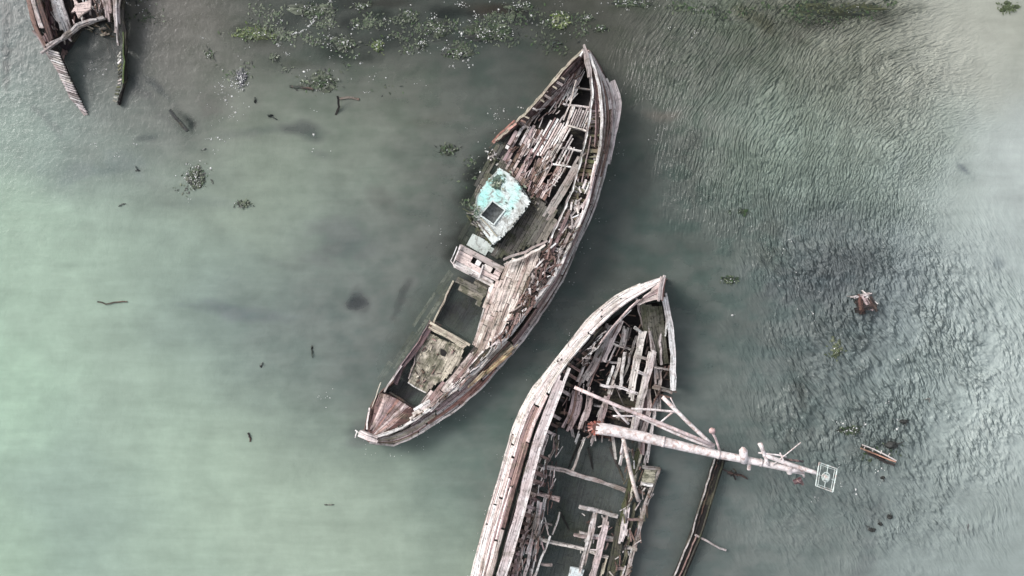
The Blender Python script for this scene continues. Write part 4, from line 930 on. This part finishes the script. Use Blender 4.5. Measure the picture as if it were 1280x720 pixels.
mb.build('timber_face', M_wood, t4)
for pl in ([(902,585,.3),(915,591,.26),(934,598,.1)], [(868,669,.35),(886,678,.3),(907,688,.1)]):
    mb = MB(); board(mb, pl, 2.4, .1, GREYW + DARK, strips=1, wob=.04); mb.build('side_arm', M_wood, t4)
mb = MB(); debris(mb, [(893,566),(906,566),(906,580),(893,580)], 16, .3, (.5, .8), DARK, l=(5, 14), w=(.8, 1.6), spread=1.5); debris(mb, [(912,586),(922,588),(920,596),(912,594)], 8, .15, (.9, .4), DARK, l=(4, 10), w=(1, 2.4), spread=.6)
o = mb.build('timber_debris', M_dark, t4); o['kind'] = 'stuff'

# ------------------------------------------------------------------ small things out on the water
t5 = root('broken_stump', P(1081, 377, 0), 'jagged broken wooden stump alone on the rippled water to the right', 'stump')
mb = MB()
for a, b_, w, pal in (((1066,372),(1090,366),2.5,PALE),((1078,364),(1094,380),3,BROWN+PALE),((1074,368),(1076,388),4,[(.12,.06,.05)]),((1080,372),(1088,386),4,PINK),((1070,388),(1096,381),6,DARK),((1072,374),(1078,392),7,DARK),((1088,374),(1096,386),5,DARK),((1084,368),(1078,386),3,PALE),((1070,378),(1084,384),5,DARK),((1060,370),(1078,370),1.6,GREYW)):
    board(mb, [(a[0], a[1], U(.05, .3)), (b_[0], b_[1], U(.1, .45))], w, .09, pal, strips=2, wob=.03)
mb.build('splintered_top', M_wood, t5)
mb = MB(); mb.tube([P(1081, 377, -.8), P(1081, 377, .12)], [.42, .3], (.03, .02, .02), 9); mb.build('trunk', M_dark, t5)

t6 = root('drifting_ladder', P(1098, 567, 0), 'pale and orange ladder-like plank with slats floating beside dark clumps', 'driftwood')
for dx, dy, pal in ((0, 0, [(.70,.66,.64)]), (-2.2, 4.2, [(.62,.34,.24),(.68,.42,.32)])):
    mb = MB(); board(mb, [(1078 + dx, 556 + dy, .2), (1100 + dx, 565 + dy, .2), (1120 + dx * .3, 576 + dy * .3, .18)], 1.8, .07, pal, strips=1, wob=.01); mb.build('side_rail', M_clean, t6)
mb = MB()
for f in range(4): x = 1082 + f * 10; y = 557 + f * 3.1; board(mb, [(x, y, .18), (x - 2, y + 4, .18)], 1, .04, PALE, strips=1)
mb.build('rungs', M_clean, t6)
mb = MB(); board(mb, [(1082,562,.03),(1098,571,.03),(1114,577,.03)], 7, .06, DARK, strips=3, jag=.4, wob=.06); mb.build('waterlogged_board', M_dark, t6)

def rock(x, y, rx, ry, h, label, z=0., col=(.03, .032, .03), name='weedy_rock', cat='rock', grp='dark lumps breaking the water', spikes=1):
    mb = MB(); n = 12; rings = 4
    base = P(x, y, z); pr = []
    rr = [U(.7, 1.2) for _ in range(n)]
    for j in range(rings):
        f = j / (rings - 1); q = []
        for i in range(n):
            a = i / n * 6.283; k = rr[i] * math.cos(f * 1.35) * U(.9, 1.1)
            q.append(Vector((math.cos(a) * rx * S * k, math.sin(a) * ry * S * k, -.25 + (h + .25) * math.sin(f * 1.5) * U(.9, 1.1))))
        pr.append(q)
    for j in range(rings - 1):
        for i in range(n):
            i2 = (i + 1) % n; c = shade(col, .6, 1.6)
            mb.quad([base + pr[j][i], base + pr[j][i2], base + pr[j + 1][i2], base + pr[j + 1][i]], c)
    mb.quad([base + p for p in pr[-1]], col)
    for _ in range(spikes):
        a = U(0, 6.28); l = U(.8, 1.6)
        p = base + Vector((math.cos(a) * rx * S * .5, math.sin(a) * ry * S * .5, h * .6 if z >= 0 else 0)); d = Vector((math.cos(a) * rx, math.sin(a) * ry, 0)) * S * l
        mb.tube([p, p + d * .6 + Vector((0, 0, .04)), p + d - Vector((0, 0, .02))], [.03, .025, .012], shade(col, .8, 2.5), 5)
    loc = P(x, y, z)
    mb.v = [tuple(Vector(v) - loc) for v in mb.v]
    o = mb.build(name, M_rock, None); o.location = loc
    return tag(o, label, cat, grp)
rock(1130,527,8,4,.12,'small black weedy lump, topmost of those near the drifting ladder')
rock(1114,556,11,6,.15,'black tangled lump just above the right end of the drifting ladder')
rock(1069,562,8,6,-.02,'dark rounded lump off the left end of the drifting ladder',spikes=0,col=(.05,.055,.05))
rock(1103,597,5,3,.06,'tiny black lump below the drifting ladder')
rock(1112,646,5,4,.12,'shiny black lump, highest of the three at the lower right')
rock(1100,655,4,4,.1,'smallest black lump of the three at the lower right')
rock(1090,662,7,4,.1,'broad black lump, lowest of the three at the lower right')
rock(1210,665,7,6,-.04,'grey drowned lump alone near the lower right corner',spikes=1,col=(.09,.09,.09))
rock(1259,328,4,5,-.02,'dark drowned lump near the right edge, level with the rippled water',spikes=0,col=(.07,.075,.075))
rock(443,375,13,14,-.10,'large drowned dark boulder left of the middle wreck',z=-.05,spikes=0,col=(.06,.06,.065))
rock(326,458,4,4,.03,'small dark lump in the milky water, halfway down the left side',col=(.05,.055,.05))
rock(390,435,4,6,.04,'small dark weedy lump between the drowned boulder and the wreck stern',col=(.05,.06,.05))
rock(408,631,5,2,.03,'tiny dark pair of lumps near the bottom in the milky water',col=(.08,.085,.07))
rock(338,145,6,3.5,.06,'small black lump above the milky water, between weed clumps',col=(.03,.04,.035))
rock(172,213,8,3.5,.03,'flat dark lump left of the round weed clump',col=(.06,.07,.065))
rock(155,255,7,2.5,.02,'thin dark lump below and left of the round weed clump',col=(.09,.10,.09))
rock(912,264,5,3,.02,'faint green-black lump in open water right of the middle wreck',col=(.05,.07,.05))
rock(692,56,9,8,.03,'dark weedy lump just left of the middle wreck bow tip',col=(.03,.04,.035))
rock(319,127,3,4,.05,'tiny black lump between the foam patch and the dark weed mat',col=(.03,.035,.03))
rock(252,188,4,3,.0,'tiny drowned lump above the round weed clump',col=(.06,.065,.06))

def stick(pl, w, pal, label, name='floating_stick', mt=M_wood):
    loc = P(pl[0][0], pl[0][1], 0); mb = MB()
    board(mb, pl, w, .05, pal, strips=1, wob=.02, n=8)
    mb.v = [tuple(Vector(v) - loc) for v in mb.v]
    o = mb.build(name, mt, None); o.location = loc
    return tag(o, label, 'stick' if name == 'floating_stick' else 'post')
stick([(122,377,.02),(132,380,.03),(146,378,.03),(159,377,.02)], 1.8, [(.09,.08,.06)], 'dark crooked stick floating flat in the milky water')
stick([(422,120,.35),(424,134,.1),(417,150,-.1)], 2.6, DARK, 'short black post leaning out of the water with a pale plank behind it', 'leaning_post', M_dark)
stick([(424,123,.03),(436,122,.03),(449,124,.02)], 3, [(.22,.19,.16)], 'faint brown plank lying in the water behind the black post')
stick([(212,138,.0),(222,150,.04),(234,164,.0)], 4, [(.05,.055,.055)], 'dark waterlogged branch lying slantwise below the top left wreck', mt=M_dark)
stick([(310,541,.03),(312,546,.04),(313,552,.0)], 2, DARK, 'tiny upright dark stick in the milky water at the lower left')
stick([(362,108,.02),(376,109,.04),(392,112,.03)], 3, [(.05,.06,.05)], 'dark stick reaching left from the dark green weed mat')
stick([(1156,500,.02),(1162,498,.02),(1162,503,.02)], 1.2, [(.15,.15,.14)], 'small bent grey twig on the rippled water at right')

# rope of beads of weed
GR = [(.12,.15,.09),(.04,.08,.025),(.03,.05,.025),(.05,.07,.035),(.02,.03,.02),(.08,.10,.06),(.02,.025,.02)]
def weed(x, y, rx, ry, n, pal, label, foam=.25, name='seaweed_clump', ring=0):
    loc = P(x, y, 0); mb = MB()
    # the drowned body of the clump, with lumps
    for _ in range(max(3, n // 14)):
        a = U(0, 6.28); r = math.sqrt(R()) * .8
        cx, cy = rx * r * math.cos(a) * S, ry * r * math.sin(a) * S; q = U(.25, .5)
        bb = [Vector((cx + math.cos(k * 1.047) * rx * S * q * U(.6, 1.1), cy + math.sin(k * 1.047) * ry * S * q * U(.6, 1.1), .012)) for k in range(6)]
        top = Vector((cx, cy, U(.02, .05)))
        c = pick(pal)
        for k in range(6): mb.quad([bb[k], bb[(k + 1) % 6], top], shade(c, .4, .9))
    for _ in range(int(n * 1.8)):
        a = U(0, 6.28); r = abs(random.gauss(0, .5)) if not ring else U(.7, 1.0)
        p = Vector((rx * r * math.cos(a) * S, ry * r * math.sin(a) * S, U(.0, .07)))
        l = U(.02, .10); b_ = U(0, 6.28); d = Vector((math.cos(b_), math.sin(b_), U(-.3, .3))) * l; e = Vector((-d.y, d.x, U(-.02, .02))) * U(.25, .5)
        if R() < foam * .15:
            c = (U(.5, .8),) * 3; d *= .4; e *= .6; p.z += .03
        else: c = pick(pal)
        mb.quad([p, p + d + e, p + d * 2, p + d - e], c)
    o = mb.build(name, M_weed, None); o.location = loc
    return tag(o, label, 'seaweed', 'seaweed clumps on the water')
YG = [(.11,.17,.035),(.06,.10,.03),(.05,.08,.03),(.15,.19,.06),(.04,.05,.03)]
WD = [
(320,42,30,8,300,YG,'long bright yellow-green weed clump near the top left',.3,0),
(245,222,14,15,220,GR,'round dark weed clump sprinkled with white foam in milky water',1.3,0),
(305,255,11,4,90,GR,'flat narrow weed clump right of the round foamy one',.6,0),
(402,103,22,11,240,GR,'dark green weed mat left of the leaning black post',.5,0),
(430,54,18,11,200,GR,'dark weed clump with blue-grey leaves at top left of centre',.7,0),
(472,57,9,8,130,YG,'small weed clump with one bright green streak',.8,0),
(512,20,11,9,140,GR,'weed clump under the top edge with a round pale head',1.2,0),
(527,55,9,8,100,GR,'small scattered weed clump between two larger ones at the top',1.2,0),
(548,36,20,13,200,GR,'ragged weed clump left of the biggest foamy clump',1.0,0),
(608,40,30,11,320,GR,'biggest foam-flecked weed clump, left of the middle wreck bow',1.4,0),
(700,26,11,10,160,YG+[(.35,.38,.22)],'yellowish ring of weed above the middle wreck bow',.6,1),
(733,22,9,5,80,GR,'small foamy weed clump right of the yellowish ring',1.5,0),
(752,36,8,5,50,GR,'thin weed scrap furthest right of those above the bow',.8,0),
(574,68,20,6,110,GR,'flat weed clump below the biggest foamy clump',1.2,0),
(562,187,13,7,130,GR,'dark green weed clump off the port side of the middle wreck',.1,0),
(302,98,7,13,130,[(.10,.10,.12),(.06,.07,.07)],'upright dark clump with blue-white foam at the left',2.0,0),
(262,68,5,6,60,GR,'small black weed scrap right of the brown mud patch',.2,0),
(342,72,7,4,50,GR,'small dark weed scrap under the yellow-green clump',.3,0),
(912,350,11,5,80,GR,'faint green weed clump right of the lower wreck bow tip',.8,0),
(1044,436,10,15,60,[(.12,.15,.07),(.2,.22,.14),(.08,.1,.05)],'sparse pale green weed clump below the broken stump',1.0,0),
(1062,538,15,5,90,GR,'foamy pale weed streak above the drifting ladder',2.2,0),
(388,12,30,9,160,GR,'dark weed mat touching the top edge above the dark clump',.6,0),
(648,8,20,6,120,GR,'foamy weed clump cut by the top edge left of the bow',1.6,0),
(790,4,30,5,120,GR,'long foamy weed strip cut by the top edge right of the bow',1.6,0),
(452,8,12,5,60,GR,'small weed scrap cut by the top edge near the middle',1.0,0),
(930,265,8,4,50,GR,'small faint weed scrap far right of the middle wreck',.5,0),
(1045,12,60,9,200,[(.05,.06,.03),(.035,.045,.03),(.08,.09,.04)],'long brown-green drowned weed bed at the top of the rippled water',.1,0),
(1262,10,16,8,70,[(.10,.13,.06)],'thin green weed scrap in the top right corner',.1,0)]
for x, y, rx, ry, n, pal, lb, fo, rg_ in WD: weed(x, y, rx, ry, n, pal, lb, fo, ring=rg_)

# foam flecks: uncountable
mb = MB()
def fleck(x, y, r):
    p = P(x, y, .004); n = 5; c = U(.35, .8)
    top = p + Vector((0, 0, r * .7)); bs = [p + Vector((math.cos(k * 1.2566) * r * U(.7, 1.3), math.sin(k * 1.2566) * r * U(.7, 1.3), 0)) for k in range(n)]
    for k in range(n): mb.quad([bs[k], bs[(k + 1) % n], top], (c, c, c * .98))
for x, y, sx, sy, n in ((560,40,75,26,300),(620,25,60,20,180),(420,50,60,30,150),(290,120,26,20,150),(300,100,8,10,40),(330,45,45,24,90),(262,190,10,18,40),(245,222,15,15,60),(395,100,22,9,50),(180,15,16,24,60),(700,30,50,16,70),
                        (730,45,3,14,14),(800,8,50,8,70),(200,180,60,30,20),(500,110,120,50,60),(620,130,40,30,16),(400,485,10,22,16),(985,300,6,14,14),(1000,360,60,60,40),(1060,535,20,8,50),(1140,430,90,120,50),(860,80,30,60,20),(830,170,30,40,14),
                        (115,85,14,20,40),(645,180,30,40,30),(560,300,20,60,16),(600,215,14,20,30),(120,170,10,12,12),(400,190,16,12,12),(620,190,20,10,24),(1100,590,60,40,40),(1050,620,60,50,24),(625,150,14,24,30)):
    cl = [(random.gauss(x, sx * .6), random.gauss(y, sy * .6)) for _ in range(max(2, n // 7))]
    for _ in range(int(n * .6)):
        cx_, cy_ = random.choice(cl); q_ = 2.5 if R() < .75 else 9
        fleck(random.gauss(cx_, q_), random.gauss(cy_, q_ * .7), U(.008, .024) * (2.2 if R() < .14 else 1))
for x, y, z in OO[3:] + O2[3:14]:
    for _ in range(9): fleck(x + U(-12, 12) + (4 if x > 460 else 0), y + U(-14, 14) + 3, U(.008, .02))
# the string of foam caught on a line
for i in range(70):
    f = R(); fleck(365 + f * 50 + U(-1.5, 1.5), 42 - f * 36 + 6 * math.sin(f * 5) + U(-1.5, 1.5), U(.015, .035))
o = mb.build('foam_flecks', M_foam, None); o['kind'] = 'stuff'; o['label'] = 'tiny white foam flecks scattered over the water'; o['category'] = 'foam'
# scraps of weed between the clumps
mb = MB()
for x, y, sx, sy, n in ((540,42,110,20,1000),(350,45,80,24,450),(430,20,80,14,350),(640,30,40,14,200),(290,120,40,30,60),(700,20,60,20,300),(180,10,20,16,80),(480,90,120,30,40),(1010,14,110,12,900),(245,222,14,15,60),(400,104,30,12,160),(590,240,14,50,80),(1090,580,30,40,40)):
    cl = [(random.gauss(x, sx * .6), random.gauss(y, sy * .6), U(2, 8)) for _ in range(max(3, n // 45))]
    for _ in range(n):
        cx_, cy_, q_ = random.choice(cl)
        px, py = random.gauss(cx_, q_ * 1.3), random.gauss(cy_, q_ * .7)
        p = P(px, py, U(.005, .02)); l = U(.02, .10); a = U(0, 6.28); d = Vector((math.cos(a), math.sin(a), 0)) * l; e = Vector((-d.y, d.x, 0)) * .5
        mb.quad([p, p + d + e, p + d * 2 + Vector((0, 0, .01)), p + d - e], pick(GR))
o = mb.build('floating_weed_scraps', M_weed, None); o['kind'] = 'stuff'; o['label'] = 'loose dark weed scraps drifting between the clumps'; o['category'] = 'seaweed'

# ------------------------------------------------------------------ light, sky, camera
SE = math.radians(37); sd = Vector((-.86, .50, 0)).normalized() * math.cos(SE); sd.z = math.sin(SE)
w = bpy.data.worlds.new('World'); scene.world = w; w.use_nodes = True; nt = w.node_tree
bg = nt.nodes['Background']; sky = nt.nodes.new('ShaderNodeTexSky'); sky.sky_type = 'NISHITA'; sky.sun_disc = False
sky.sun_elevation = SE; sky.sun_rotation = math.atan2(sd.x, sd.y); sky.dust_density = 3.0; sky.air_density = 1.0
hs = nt.nodes.new('ShaderNodeHueSaturation'); hs.inputs['Saturation'].default_value = .30
nt.links.new(sky.outputs[0], hs.inputs['Color']); nt.links.new(hs.outputs[0], bg.inputs[0]); bg.inputs[1].default_value = .12
sl = bpy.data.lights.new('sun', 'SUN'); sl.energy = 1.3; sl.angle = math.radians(26); sl.color = (1, .97, .93)
so = bpy.data.objects.new('sun', sl); COL.objects.link(so); so.rotation_euler = sd.to_track_quat('Z', 'Y').to_euler(); so.location = (-20, 15, 25)
cam = bpy.data.cameras.new('camera'); cam.sensor_width = 36; cam.lens = 36 * H / (1280 * S); cam.clip_end = 5000
co = bpy.data.objects.new('camera', cam); COL.objects.link(co); co.location = (0, 0, H); co.rotation_euler = (0, 0, 0)
scene.camera = co
scene.view_settings.view_transform = 'Standard'; scene.view_settings.look = 'None'; scene.view_settings.gamma = 1; scene.view_settings.exposure = 0.90
